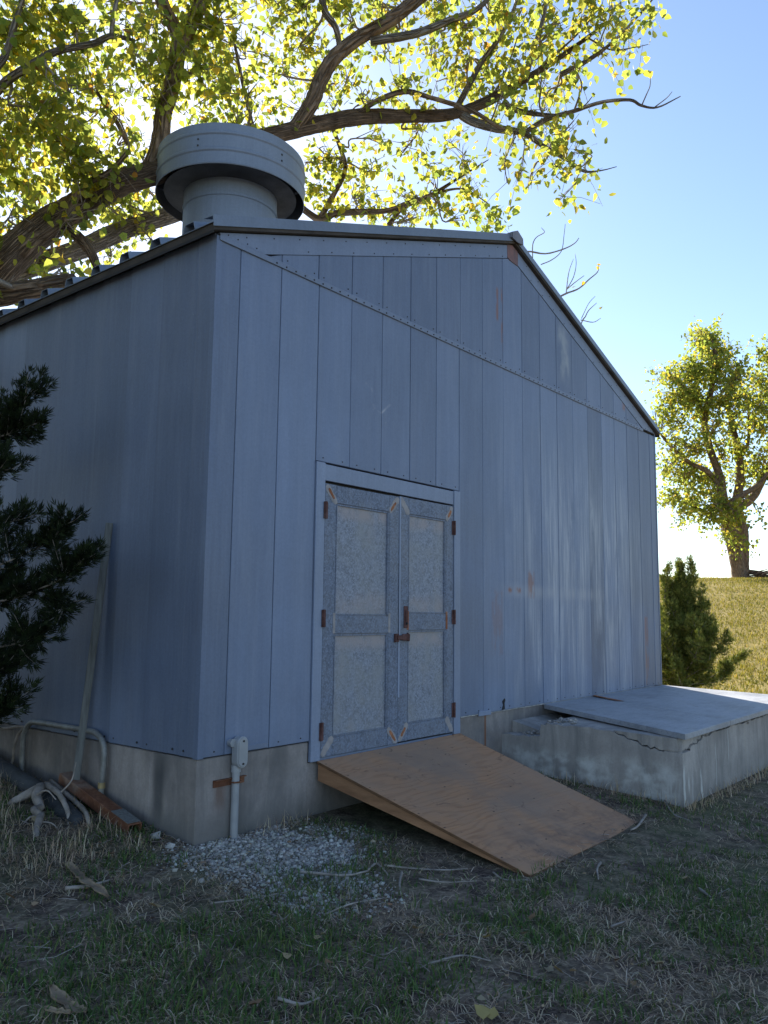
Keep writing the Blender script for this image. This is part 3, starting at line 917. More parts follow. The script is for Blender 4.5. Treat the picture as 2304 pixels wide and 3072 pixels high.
mbv = MB(); wall_strip(mbv, lowL, -.6, 'L'); mbv.build('side_wall', M['vault'], vault)
mbv = MB(); wall_strip(mbv, [(max(a, VX0 + .2001), z) for a, z in crFj if a > VX0 + .12], -.6, 'F'); 
mbv.build('front_wall', M['vault'], vault)
mbv = MB(); mbv.box(VX0 + .001, VX0 + .2, VY - .0, VY + .19, -.6, .318)
# corner block is covered by the side wall; keep the far and inner fill
mbv = MB(); mbv.box(VX1 - .2, VX1, VY + .21, -.01, -.6, .42); mbv.build('end_wall', M['vault'], vault)
MB().prism([(VX0 + .201, VY + .201, -.4), (VX0 + .201, -.47, -.4), (VX0 + .201, -.47, .470), (VX0 + .201, VY + .201, .445)], (VX1 - VX0 - .402, 0, 0)).build('fill', M['vault'], vault)
# front face left of x=4.02: the end of the side wall shows there; crumbled upper course above the crack
gap = .010
def upper(cr, face, lo, hi, top):
    pts_ = [(a, z) for a, z in cr if lo <= a <= hi]
    mb = MB(); n = len(pts_); v = []
    for k, (a, z) in enumerate(pts_):
        zb = z + gap * (.5 + rng.random()); r = .006 + .02 * rng.random()
        zt_ = top(a)
        zb = min(zb, zt_ - .006)
        if face == 'L': o, i = (VX0 + r, a), (VX0 + .17, a)
        else: o, i = (a, VY + r), (a, VY + .17)
        v += [(o[0], o[1], zb), (o[0] - (r * .6 if face == 'L' else 0), o[1] - (r * .6 if face == 'F' else 0), zt_), (i[0], i[1], zt_), (i[0], i[1], zb)]
    f = []
    for k in range(n - 1):
        q = 4 * k
        f += [(q, q + 1, q + 5, q + 4), (q + 1, q + 2, q + 6, q + 5), (q + 2, q + 3, q + 7, q + 6), (q + 3, q, q + 4, q + 7)]
    f += [(0, 3, 2, 1), (4 * n - 4, 4 * n - 3, 4 * n - 2, 4 * n - 1)]
    mb.add(v, f); return mb
upper(crLj, 'L', -1.8, -1.16, lambda a: .496 + .0275 * a).build('broken_course', M['vault'], vault)
upper(crFj, 'F', VX0 + .03, 4.36, lambda a: .446).build('broken_course', M['vault'], vault)
upper(crFj, 'F', 4.40, 8.1, lambda a: .447).build('broken_course', M['vault'], vault)
# rubble between crack and lid
rb = MB()
def lump(mb, c, r, sq=.7, seed=None):
    v0 = [(1, 0, 0), (-1, 0, 0), (0, 1, 0), (0, -1, 0), (0, 0, 1), (0, 0, -1)]
    q = rng.normal(size=(3, 3)); Q, _ = np.linalg.qr(q)
    v = [(Q @ np.array(p)) * r * (.7 + .6 * rng.random()) * np.array([1, 1, sq]) + np.array(c) for p in v0]
    mb.add(v, [(0, 2, 4), (2, 1, 4), (1, 3, 4), (3, 0, 4), (2, 0, 5), (1, 2, 5), (3, 1, 5), (0, 3, 5)])
for k in range(90):
    x = rng.uniform(4.3, 6.6); lump(rb, (x, VY + rng.uniform(.0, .06), np.interp(x, *zip(*crF)) + rng.uniform(.0, .03)), rng.uniform(.012, .035))
for k in range(60):
    y = rng.uniform(-.75, -.2); lump(rb, (VX0 + rng.uniform(.02, .4), y, np.interp(-y, [-q[0] for q in crL], [q[1] for q in crL]) + rng.uniform(.0, .03)), rng.uniform(.008, .03))
o = rb.build('rubble', M['vault'], vault); o['kind'] = 'stuff'
# ledge rising to the shed under the lid
b = MB(); b.prism([(VX0 + .201, -.009, .28), (VX0 + .201, -.62, .28), (VX0 + .201, -.62, .33), (VX0 + .201, -.44, .335), (VX0 + .201, -.009, .43)], (.9, 0, 0)); b.build('ledge', M['vault'], vault)

def lid_z(x, y): return .550 + .0275 * y + .0
lid0, lid1 = (4.66, -.03), (3.79, -1.86)
s0, s1 = (5.86, -.03), (5.07, -1.86)
e0, e1 = (8.14, -.03), (8.2, -1.86)
lt = .05
for A_, B_, C_, D_ in ((lid0, lid1, s1, s0), (s0, s1, e1, e0)):
    off = .0025 if A_ is lid0 else -.0025
    poly = [A_, B_, C_, D_]
    b = MB()
    top = [(x + (0 if p in (0, 1) and A_ is lid0 else (-.003 if A_ is lid0 and p in (2, 3) else (.003 if p in (0, 1) else 0))), y, lid_z(x, y)) for p, (x, y) in enumerate(poly)]
    b.prism(top, (0, 0, -lt))
    b.build('lid_sheet', M['lid'], vault, bevel=.004, seg=2)
# lifted seam lip near the shed
b = MB(); b.add([(5.86, -.04, .5515), (5.66, -.5, .5385), (5.70, -.5, .5395), (5.90, -.04, .562)], [(0, 1, 2, 3)])
b.add([(5.86, -.04, .5520), (5.66, -.5, .539), (5.62, -.44, .546), (5.80, -.06, .566)], [(0, 1, 2, 3)])
b.build('lifted_seam', M['weldrust'], vault)

# ---------------------------------------------------------------- plywood ramp
ramp = thing('plywood_ramp', 'weathered brown plywood loading ramp on lumber sides below the double doors', 'ramp', (2.06, -.9, 0))
TL, TR, BL, BR = [np.array(q) for q in ((1.10, -.035, .400), (3.02, -.035, .408), (1.10, -1.84, -.062), (3.01, -1.76, -.118))]
def rp(s, t):     # s across, t down
    return (TL * (1 - s) + TR * s) * (1 - t) + (BL * (1 - s) + BR * s) * t
th = .02
for t0, t1 in ((0, .655), (.6575, 1)):
    b = MB()
    q = [rp(0, t0), rp(0, t1), rp(1, t1), rp(1, t0)]
    b.prism(q, (0, -.004, -th))
    b.build('plywood_sheet', M['ply'], ramp, bevel=.0025)
# dark ply edge lip along the near side and the foot
b = MB(); b.bar(rp(0, .0) + np.array([-.0035, 0, -th * .55]), rp(0, 1) + np.array([-.0035, 0, -th * .55]), .004, th * .9); b.build('sheet_edge', M['plyedge'], ramp)
b = MB(); b.bar(rp(0, 1) + np.array([0, -.0045, -th * .55]), rp(1, 1) + np.array([0, -.0045, -th * .55]), .004, th * .9); b.build('sheet_edge', M['plyedge'], ramp)
for s in (0.004, .335, .66, .975):
    a, c = rp(s, .0), rp(s, .985)
    b = MB()
    b.prism([(a[0], a[1], a[2] - th - .003), (c[0], c[1], c[2] - th - .002), (c[0], c[1], c[2] - th - .012), (a[0], a[1], a[2] - th - .125)], (.038, 0, 0))
    o = b.build('side_board' if s in (.004, .975) else 'joist', M['lumber'], ramp, bevel=.002)
b = MB(); b.box(1.145, 2.97, -.075, -.037, .265, .372); b.build('head_board', M['lumber'], ramp)
pts = MB()
for t in np.arange(.04, 1, .12):
    for s in (.012, .345, .67, .988):
        p = rp(s + rng.uniform(-.004, .004), t) + np.array([0, 0, .0015])
        pts.bar(p, p + np.array([0, 0, .0015]), .011, .011, up=(0, 1, 0))
o = pts.build('nail_heads', M['screw'], ramp); o['kind'] = 'stuff'

# ---------------------------------------------------------------- conduit with its fitting
cond = thing('electrical_conduit', 'grey conduit riser with oval elbow fitting at the shed corner', 'conduit', (.30, -.03, -.02))
b = MB(); b.tube([(.30, -.035, -.12), (.30, -.035, .47)], .0265, 16); b.build('pipe', M['pvc'], cond, smooth=False)
b = MB(); b.tube([(.30, -.035, .43), (.30, -.035, .475)], .033, 16); b.build('collar', M['pvc'], cond)
# oval body with a raised cover and the nipple into the wall
def stadium(cx, w, z0, z1, y, n=10):
    r = w / 2; o = []
    for k in range(n + 1):
        a = math.pi * k / n; o.append((cx + r * math.cos(a), y, z1 - r + r * math.sin(a)))
    for k in range(n + 1):
        a = math.pi + math.pi * k / n; o.append((cx + r * math.cos(a), y, z0 + r + r * math.sin(a)))
    return o
b = MB(); b.prism(stadium(.312, .095, .458, .668, -.088), (0, .062, 0)); box_ = b.build('conduit_body', M['pvc'], cond, bevel=.004)
b = MB(); b.prism(stadium(.312, .08, .468, .658, -.0935), (0, .0052, 0)); b.build('cover', M['pvc'], box_, bevel=.002)
b = MB()
for z in (.488, .638): b.tube([(.312, -.094, z), (.312, -.098, z)], .008, 8)
b.build('cover_screws', M['screw'], box_)
b = MB(); b.tube([(.255, -.05, .628), (.255, .0, .628)], .024, 14); b.tube([(.255, -.056, .628), (.255, -.044, .628)], .03, 6); b.build('nipple', M['pvc'], cond)
b = MB(); b.box(.13, .40, -.012, -.0045, .345, .392); b.box(.13, .40, -.035, -.012, .388, .393); b.tube([(.26, -.037, .366), (.275, -.062, .366), (.30, -.068, .366), (.325, -.062, .366), (.345, -.03, .366)], .006, 6)
b.build('strap', M['rust'], cond)
MB().box(.36, .60, -.022, -.0165, .556, .592).build('wall_plate', M['trim'], cond, bevel=.002)

# ---------------------------------------------------------------- things against the left wall
lath = thing('wooden_lath', 'long grey weathered lath leaning on the left shed wall', 'board', (-.42, 1.33, .09))
A_, B_ = np.array([-.40, 1.30, .09]), np.array([-.03, 1.12, 2.17])
A_ = gp(158, 1732) + np.array([0, 0, .01])
b = MB(); b.bar(A_, B_,   .054, .018, up=(-.55, -.8, .2)); b.build('strip', M['lath'], lath, bevel=.003)

arch = thing('arched_pipe', 'dull metal pipe bent in an arch against the foundation', 'pipe', (-.07, 1.0, .12))
P_ = [(-.06, 2.14, .1), (-.06, 2.155, .42), (-.06, 2.13, .53), (-.06, 2.06, .595), (-.06, 1.95, .612), (-.06, 1.6, .617), (-.06, 1.2, .62), (-.06, 1.09, .605), (-.06, 1.015, .56), (-.06, .985, .48), (-.06, .99, .35), (-.06, 1.0, .24), (-.06, 1.0, .07)]
b = MB(); b.tube(spline(P_, 5), .021, 12); b.build('pipe', M['galvpipe'], arch, smooth=True)
b = MB(); b.tube([(-.06, 1.0, .235), (-.06, 1.0, .275)], .026, 12); b.build('coupling', M['brass'], arch)
b = MB(); b.tube([(-.06, 1.0, .15), (-.06, 1.0, .185)], .027, 8); b.build('coupling_nut', M['rust'], arch)

b = MB()
P_ = [(-.055, 3.4, .50), (-.06, 2.55, .512), (-.06, 2.3, .545), (-.06, 2.153, .555), (-.062, 2.2, .52), (-.06, 2.25, .48), (-.07, 2.28, .38), (-.06, 2.30, .29), (-.08, 2.33, .2), (-.12, 2.38, .1)]
b.tube(spline(P_, 5), .012, 7, wob=.25)
tag(b.build('vine_stem', M['drywood'], None, origin=(-.1, 2.4, .12)), 'thin bent brown stem beside the arched pipe on the footing', 'stem')

ch = thing('steel_channel', 'rusty steel channel lying along the foot of the left wall', 'steel channel', (-.1, .9, .1))
a, c = np.array([-.10, 1.42, .30]), np.array([-.16, .42, .10])
d_ = (c - a) / np.linalg.norm(c - a); sd_ = np.cross(d_, [0, 0, 1]); sd_ /= np.linalg.norm(sd_); up_ = np.cross(sd_, d_)
prof = [(-.05, .0), (.05, .0), (.05, -.075), (.043, -.075), (.043, -.008), (-.043, -.008), (-.043, -.075), (-.05, -.075)]
n = len(prof)
b = MB(); b.add([a + sd_ * p + up_ * q for p, q in prof] + [c + sd_ * p + up_ * q for p, q in prof],
                [(i, (i + 1) % n, (i + 1) % n + n, i + n) for i in range(n)] + [(0, 1, 4, 5), (1, 2, 3, 4), (0, 5, 6, 7), (8, 9, 12, 13), (9, 10, 11, 12), (8, 13, 14, 15)])
b.build('web', M['rust'], ch, bevel=.003)
b = MB(); b.bar(c + (a - c) * .02 + up_ * .0025, c + (a - c) * .24 + up_ * .0025, .098, .003, up=tuple(up_)); b.build('bare_end', M['lath'], ch)

b = MB()
P_ = [(-.12, 2.75, .28, .075), (-.16, 2.2, .20, .08), (-.22, 1.6, .145, .08), (-.27, 1.2, .10, .078), (-.33, .88, .07, .07), (-.345, .80, .065, .05)]
sp = spline(P_, 6); b.tube(sp[:, :3], sp[:, 3], 14, wob=.08)
tag(b.build('black_log', M['blacklog'], None, smooth=True, origin=(-.27, 1.2, .03)), 'dark wet log lying on the ground beside the left wall', 'log')

db = thing('dead_branch', 'bleached forked dead branch lying over the dark log', 'branch', (-.45, 1.3, .1))
def gpl(u, v, h=0.0):
    p = gp(u, v); return np.array([p[0], p[1], float(ground_z(p[0], p[1])) + h])
fork = np.array([-.32, 1.38, .22])
b = MB()
sp = spline([np.r_[-.23, 1.5, .20, .03], np.r_[fork, .038], np.r_[-.40, 1.28, .19, .032], np.r_[-.43, 1.16, .14, .028], np.r_[-.52, 1.08, .15, .025], np.r_[-.51, 1.00, .12, .024]], 5); b.tube(sp[:, :3], sp[:, 3], 9, wob=.2)
sp = spline([np.r_[fork, .036], np.r_[-.44, 1.44, .16, .028], np.r_[-.50, 1.50, .10, .024], np.r_[-.56, 1.50, .07, .018]], 5); b.tube(sp[:, :3], sp[:, 3], 9, wob=.2)
sp = spline([np.r_[-.50, 1.02, .125, .026], np.r_[-.60, .88, .09, .024], np.r_[-.68, .74, .05, .018]], 5); b.tube(sp[:, :3], sp[:, 3], 8, wob=.2)
sp = spline([np.r_[-.26, 1.4, .235, .026], np.r_[-.30, 1.15, .21, .02], np.r_[-.36, .92, .13, .017], np.r_[-.40, .82, .05, .012]], 5); b.tube(sp[:, :3], sp[:, 3], 8, wob=.2)
b.build('limb', M['drywood'], db, smooth=True)
b = MB()
for q in ([(-.5, 1.0, .12, .008), (-.58, 1.02, .12, .006), (-.66, 1.0, .06, .003)], [(-.42, 1.3, .18, .008), (-.40, 1.15, .25, .006), (-.38, 1.05, .20, .004)], [(-.30, 1.15, .21, .006), (-.24, 1.10, .30, .005), (-.2, 1.12, .42, .003)], [(-.56, .94, .1, .007), (-.52, .84, .1, .005), (-.5, .76, .05, .003)]):
    sp = spline(q, 4); b.tube(sp[:, :3], sp[:, 3], 5)
b.build('twigs', M['drywood'], db)
b = MB(); sp = spline([(-.06, 1.7, .2, .014), (-.16, 1.3, .17, .018), (-.28, .85, .14, .016), (-.33, .7, .08, .012)], 5); b.tube(sp[:, :3], sp[:, 3], 8, wob=.25)
tag(b.build('stick', M['drywood'], None, smooth=True, origin=(-.2, 1.1, .1)), 'straight stick lying between the log and the rusty channel', 'stick', 'dead sticks on the ground')
b = MB(); lump(b, (-.1, .28, .03), .045, .8); 
tag(b.build('rock', M['stone'], None, origin=(-.1, .28, 0)), 'grey rock by the footing past the channel end', 'rock', 'rocks at the shed corner')
b = MB(); lump(b, (-.14, .06, .02), .045, .7)
tag(b.build('rock', M['stone'], None, origin=(-.16, .08, 0)), 'pale rock touching the shed corner beside the gravel', 'rock', 'rocks at the shed corner')

# ---------------------------------------------------------------- foliage generators
LEAF_V = np.array([(0, 0, 0), (.42, .22, .05), (.30, .62, .06), (0, 1.0, -.04), (-.30, .62, .06), (-.42, .22, .05)])
LEAF_F = np.array([(0, 1, 2), (0, 2, 3), (0, 3, 4), (0, 4, 5)])
def rot_basis(n, hang=.6, rg=rng):
    """n random leaf frames: y axis tends to hang downward"""
    y = rg.normal(size=(n, 3)); y[:, 2] -= hang * 2; y /= np.linalg.norm(y, axis=1)[:, None]
    r = rg.normal(size=(n, 3)); x = np.cross(y, r); x /= np.linalg.norm(x, axis=1)[:, None]
    z = np.cross(x, y)
    return np.stack([x, y, z], 2)        # columns
def leaves_mesh(P, size, B, cols):
    V = np.einsum('nij,kj->nki', B, LEAF_V) * size[:, None, None] + P[:, None, :]
    k = len(LEAF_V)
    F = (LEAF_F[None] + (np.arange(len(P)) * k)[:, None, None]).reshape(-1, 3)
    C = np.repeat(cols, k, 0)
    return V.reshape(-1, 3), F, C
def leaf_cols(n, pal, w, rg=rng, jit=.18):
    i = rg.choice(len(pal), n, p=np.array(w) / sum(w))
    return np.array(pal)[i] * (1 + rg.uniform(-jit, jit, (n, 1))) * (1 + rg.uniform(-.06, .06, (n, 3)))

class Twigs:
    """many thin three-sided twigs collected into arrays"""
    def __init__(s): s.V = []; s.F = []; s.n = 0
    def add(s, path, r0, r1):
        P = np.array(path, float); n = len(P)
        T = np.gradient(P, axis=0); T /= np.linalg.norm(T, axis=1)[:, None] + 1e-9
        u = np.cross(T, np.array([.31, .52, .79])); u /= np.linalg.norm(u, axis=1)[:, None] + 1e-9
        w = np.cross(T, u); R_ = np.linspace(r0, r1, n)[:, None]
        ring = np.stack([P + R_ * (math.cos(a) * u + math.sin(a) * w) for a in (0, 2.094, 4.189)], 1)
        s.V.append(ring.reshape(-1, 3))
        i = np.arange(n - 1)[:, None] * 3; j = np.arange(3)[None]
        q = np.stack([i + j, i + (j + 1) % 3, i + 3 + (j + 1) % 3, i + 3 + j], -1).reshape(-1, 4) + s.n
        s.F.append(q); s.n += 3 * n

def limb(name, pts, parent, mat, n=12, res=7, wob=.10, k=0):
    """tapered limb with a bark UV; pts rows (x, y, z, r)"""
    sp = spline(pts, res)
    b = MB(); b.tube(sp[:, :3], sp[:, 3], n, wob=wob, seed=k)
    o = b.build(name, mat, parent, smooth=True)
    me = o.data
    uv = me.uv_layers.new(name='bark')
    ln = np.r_[0, np.cumsum(np.linalg.norm(np.diff(sp[:, :3], axis=0), axis=1))]
    rm = float(sp[:, 3].max())
    lv = np.zeros(len(me.loops), np.int32); me.loops.foreach_get('vertex_index', lv)
    ang = (lv % n) / n; ring = np.minimum(lv // n, len(sp) - 1)
    # mirror the angle so that the wrap seam does not show
    U = np.abs(ang * 2 - 1) * math.pi * rm * 2.0; Vv = ln[ring]
    uv.data.foreach_set('uv', np.stack([U * 1.0, Vv * 1.3], 1).ravel())
    return o, sp

def build_crown(tree, samples, blobs, leaf_size, pal, w, leaf_mat, wood_mat, seed, twig_len=.42, dens=1.0, hang=.6, br_r=.022, subs=6, per=9):
    """blobs: rows (x, y, z, radius, density). Secondary branches reach each blob from the nearest limb; twigs and leaves follow them."""
    rg = np.random.default_rng(seed)
    TW = Twigs(); LP = []; LS = []; LB = []
    S_ = np.array(samples)
    for bx, by, bz, br, bd in blobs:
        c = np.array([bx, by, bz])
        d = np.linalg.norm(S_[:, :3] - c, axis=1) + .25 * np.maximum(0, S_[:, 2] - c[2])
        a = S_[np.argmin(d)]
        dl_ = np.linalg.norm(c - a[:3]); mid = (a[:3] + c) / 2 + rg.normal(size=3) * (br * .15 + dl_ * .12); m1 = a[:3] * .75 + c * .25 + rg.normal(size=3) * dl_ * .07
        r0 = min(a[3] * .6, br_r * (.7 + br))
        path = spline([a[:3], m1, mid, c], 4)
        TW.add(path, r0, r0 * .5)
        ns = int(subs * (.6 + br))
        ends = []
        for k in range(ns):
            v = rg.normal(size=3); v /= np.linalg.norm(v); e = c + v * br * (.55 + .4 * rg.random()) ** 1.0
            st = path[rg.integers(len(path) // 2, len(path))]
            m_ = (st + e) / 2 + rg.normal(size=3) * br * .12 + np.array([0, 0, .08 * br])
            sp = spline([st, m_, e], 4)
            TW.add(sp, r0 * .45, r0 * .15)
            ends.append(sp)
        nt = max(3, int(bd * dens * br * br * 38))
        for k in range(nt):
            sp = ends[rg.integers(ns)]
            st = sp[rg.integers(1, len(sp))] + rg.normal(size=3) * br * .10
            v = rg.normal(size=3) * .8 + (st - c) / br * .5 + np.array([0, 0, -.35 * hang]); v /= np.linalg.norm(v)
            ln = twig_len * (.5 + rg.random())
            e1 = st + v * ln * .5; e2 = e1 + (v + np.array([0, 0, -.5 * hang])) * ln * .5
            if k % 2 == 0: TW.add([st, e1, e2], r0 * .18 + .002, .0024)
            m_ = per + rg.integers(-3, 4)
            t = rg.random(m_)[:, None]
            pp = (st * (1 - t) ** 2 + 2 * e1 * t * (1 - t) + e2 * t * t) + rg.normal(size=(m_, 3)) * leaf_size * .75
            LP.append(pp)
    P = np.vstack(LP); n = len(P)
    size = leaf_size * rg.uniform(.6, 1.2, n)
    B = rot_basis(n, hang, rg)
    cols = leaf_cols(n, pal, w, rg)
    tw = raw_mesh('twigs', np.vstack(TW.V), np.vstack(TW.F), wood_mat, tree)
    tw['kind'] = 'stuff'
    return P, size, B, cols, tw

# ---------------------------------------------------------------- the big cottonwood behind the shed
tree = thing('cottonwood_tree', 'large cottonwood with yellow green leaves spreading over the shed roof', 'tree', (-1.35, 6.3, .1))
def PP(rows):
    out = []
    for u, v, d, r in rows:      # picture position, depth along the view axis (m), radius in picture pixels
        q = pix(u, v, d); out.append((q[0], q[1], q[2], r / FPX * d))
    return out
samples = []
def tl(name, rows, mat, n=12, res=7, wob=.1, k=0, pre=None):
    pts = (pre or []) + PP(rows)
    o, sp = limb(name, pts, tree, mat, n, res, wob, k); samples.extend(sp.tolist()); return sp
BB, BP = M['barkbig'], M['barkpale']
tl('trunk', [(-190, 760, 8.9, 56), (-60, 640, 8.9, 45), (20, 556, 8.9, 39), (100, 487, 9.0, 34), (160, 452, 9.05, 31), (205, 424, 9.1, 30), (265, 392, 9.2, 28), (330, 374, 9.3, 26), (470, 322, 9.6, 21), (610, 287, 9.9, 18), (700, 266, 10.1, 17), (775, 253, 10.2, 17), (870, 251, 10.3, 14), (950, 250, 10.4, 13), (1000, 240, 10.5, 11), (1060, 215, 10.6, 11), (1130, 175, 10.7, 8), (1200, 130, 10.8, 6), (1270, 80, 10.9, 4), (1330, 35, 11, 2.5)], BB, 16, 7, .10, 1,
   pre=[(-1.35, 6.3, -.3, .55), (-1.3, 6.2, .6, .46), (-1.25, 5.6, 2.2, .40), (-1.05, 4.9, 3.6, .36)])
tl('limb', [(325, 380, 9.3, 24), (345, 315, 9.35, 20), (352, 250, 9.4, 18), (370, 190, 9.4, 18), (384, 115, 9.45, 18), (395, 85, 9.5, 19), (420, 35, 9.6, 15), (452, -25, 9.8, 15), (480, -110, 10, 12), (520, -240, 10.3, 7)], BB, 13, 7, .12, 2)
tl('limb', [(390, 95, 9.5, 17), (375, 55, 9.5, 15), (352, 8, 9.4, 14), (335, -60, 9.4, 11), (300, -170, 9.4, 7)], BB, 11, 6, .12, 3)
tl('limb', [(632, 285, 9.95, 16), (672, 225, 9.95, 17), (692, 175, 10, 16), (725, 122, 10, 16), (775, 82, 10.1, 15), (835, 48, 10.2, 15), (890, 8, 10.3, 14), (960, -50, 10.5, 13), (1040, -120, 10.7, 8)], BB, 13, 7, .12, 4)
tl('limb', [(-160, 660, 9.6, 28), (-40, 612, 9.7, 26), (60, 577, 9.9, 24), (170, 540, 10.2, 21), (260, 500, 10.4, 20), (350, 470, 10.6, 18), (480, 440, 10.9, 14), (640, 440, 11.2, 8)], BP, 12, 6, .1, 5)
tl('limb', [(-190, 690, 8.7, 30), (-60, 648, 8.4, 26), (20, 634, 8.2, 24), (90, 622, 8.1, 22), (140, 612, 8.05, 20), (158, 606, 8.0, 16)], BB, 12, 6, .16, 6)
tl('branch', [(95, 492, 9.0, 12), (140, 497, 9.0, 13), (172, 515, 9.0, 12), (198, 548, 9.0, 11), (214, 590, 9.0, 7)], BB, 9, 5, .15, 7)
tl('branch', [(20, 575, 8.9, 14), (70, 525, 8.8, 13), (140, 470, 8.8, 10), (175, 405, 8.8, 8), (235, 372, 8.8, 6), (280, 325, 8.8, 5)], BB, 9, 5, .15, 8)
tl('branch', [(-120, 330, 8.5, 12), (0, 190, 8.4, 10), (60, 146, 8.4, 9), (120, 112, 8.4, 8), (200, 95, 8.5, 7), (240, 78, 8.6, 6), (290, 88, 8.8, 4)], BP, 9, 5, .1, 9)
tl('branch', [(-60, 200, 8.3, 9), (5, 130, 8.3, 8), (30, 60, 8.4, 7), (60, -40, 8.6, 4)], BP, 8, 5, .1, 10)
tl('branch', [(240, 78, 8.6, 5), (246, 30, 8.7, 5), (262, -40, 8.9, 3)], BP, 7, 4, .1, 11)
tl('branch', [(990, 242, 10.5, 11), (1020, 262, 10.5, 10), (1075, 278, 10.5, 9), (1130, 288, 10.5, 7), (1180, 320, 10.5, 5), (1230, 348, 10.5, 4), (1262, 370, 10.5, 3), (1300, 368, 10.5, 1.5), (1332, 360, 10.5, .8)], BP, 8, 5, .1, 12)
tl('branch', [(1130, 289, 10.5, 6), (1180, 258, 10.5, 5.5), (1240, 240, 10.5, 4.5), (1300, 221, 10.5, 4), (1360, 216, 10.5, 3.5), (1385, 228, 10.5, 3), (1420, 232, 10.5, 2), (1470, 208, 10.5, 1)], BP, 7, 5, .1, 13)
tl('branch', [(1386, 228, 10.5, 1.6), (1396, 205, 10.5, 1.3), (1404, 186, 10.5, 1), (1405, 165, 10.5, .6)], BP, 5, 3, .1, 30)
tl('branch', [(1415, 231, 10.5, 1.4), (1440, 212, 10.5, 1), (1452, 198, 10.5, .6)], BP, 5, 3, .1, 31)
tl('branch', [(1240, 242, 10.6, 1.8), (1265, 226, 10.6, 1.4), (1282, 205, 10.6, .9)], BP, 5, 3, .1, 32)
tl('branch', [(1060, 215, 10.6, 3), (1085, 170, 10.6, 2.6), (1105, 120, 10.7, 2), (1118, 80, 10.7, 1.2)], BP, 5, 4, .1, 33)
tl('branch', [(1150, 160, 10.7, 3), (1220, 100, 10.8, 2.4), (1260, 60, 10.9, 2), (1300, 10, 11, 1.2)], BP, 5, 4, .1, 34)
tl('branch', [(1270, 82, 10.9, 2), (1320, 108, 10.9, 1.8), (1372, 102, 10.9, 1.1), (1400, 96, 10.9, .6)], BP, 5, 4, .1, 35)
tl('branch', [(1085, 222, 10.6, 8), (1120, 240, 10.6, 6), (1200, 250, 10.7, 4), (1240, 242, 10.7, 3)], BP, 7, 5, .1, 14)
tl('branch', [(765, 258, 10.2, 6), (800, 226, 10.1, 6), (870, 198, 10.1, 6), (930, 211, 10.1, 5), (1020, 240, 10.2, 5), (1080, 276, 10.2, 4), (1150, 296, 10.3, 2)], BB, 7, 5, .12, 15)
tl('branch', [(985, 235, 10.5, 7), (1010, 190, 10.5, 7), (1040, 135, 10.6, 6), (1080, 80, 10.7, 5), (1110, 20, 10.8, 4), (1130, -50, 11, 3)], BP, 8, 5, .1, 16)
tl('branch', [(1135, 170, 10.7, 7), (1148, 120, 10.7, 6), (1165, 70, 10.8, 5), (1180, 10, 10.9, 4), (1190, -60, 11, 3)], BP, 7, 5, .1, 17)
tl('branch', [(1210, 162, 10.8, 6), (1270, 130, 10.8, 5), (1330, 85, 10.9, 3), (1400, 10, 11, 2), (1430, -30, 11, 1)], BP, 7, 5, .1, 18)
tl('branch', [(800, 90, 10.1, 9), (900, 72, 10.1, 9), (970, 45, 10.2, 8), (1030, 20, 10.3, 6), (1080, -30, 10.4, 4)], BP, 8, 5, .1, 19)
tl('branch', [(735, 110, 10.0, 6), (725, 60, 9.9, 7), (700, 20, 9.9, 8), (690, -60, 10, 6)], BP, 8, 5, .1, 20)
tl('branch', [(640, 440, 11.2, 8), (690, 474, 11.2, 8), (730, 460, 11.2, 8), (830, 456, 11.3, 6), (880, 440, 11.3, 6), (930, 422, 11.4, 5), (990, 385, 11.5, 3), (1055, 345, 11.6, 1)], BB, 8, 5, .15, 21)
tl('branch', [(690, 474, 11.2, 7), (715, 430, 11.2, 6), (745, 370, 11.2, 5), (735, 320, 11.2, 5), (715, 270, 11.2, 4)], BB, 7, 5, .15, 22)
tl('branch', [(839, 487, 11.3, 5), (870, 450, 11.3, 5), (930, 422, 11.4, 4), (1000, 408, 11.5, 2), (1055, 440, 11.5, 1)], BB, 6, 5, .15, 23)
tl('branch', [(560, 330, 9.8, 6), (540, 250, 9.9, 5), (520, 160, 10, 4), (500, 60, 10.1, 3)], BP, 6, 5, .1, 24)
tl('branch', [(210, 200, 9.5, 4), (250, 260, 9.5, 5), (275, 310, 9.5, 5)], BB, 6, 4, .1, 25)

blob_px = []
def bl(u, v, r, d, den): blob_px.append((u, v, r, d, den))
for u, v, r, den in ((40, 40, 75, .9), (140, 30, 75, .8), (230, 30, 60, .7), (300, 30, 55, .7), (300, 120, 50, .6), (40, 120, 70, .7), (70, 230, 70, .9), (30, 310, 70, .9), (150, 200, 60, .55), (120, 300, 65, .9), (200, 320, 55, .75), (240, 240, 40, .4),
                     (60, 400, 65, .9), (150, 390, 60, .8), (20, 470, 60, .7), (230, 400, 50, .7), (270, 370, 40, .7), (300, 300, 40, .5), (60, 520, 45, .5), (250, 450, 45, .5), (180, 470, 45, .5), (140, 575, 30, .6), (300, 460, 40, .5), (330, 520, 35, .4),
                     (30, 610, 28, .4), (150, 600, 20, .6), (310, 340, 40, .6), (230, 545, 35, .35), (230, 130, 50, .6), (170, 110, 50, .6), (100, 170, 50, .6), (275, 190, 35, .5), (90, 260, 45, .6), (170, 270, 45, .6), (20, 230, 50, .7), (330, 120, 40, .6), (130, 130, 35, .6)):
    den *= .78
    bl(u, v, r, 9.0 + rng.uniform(-.9, .9) + (1.5 if u > 225 and v > 255 else 0), den)
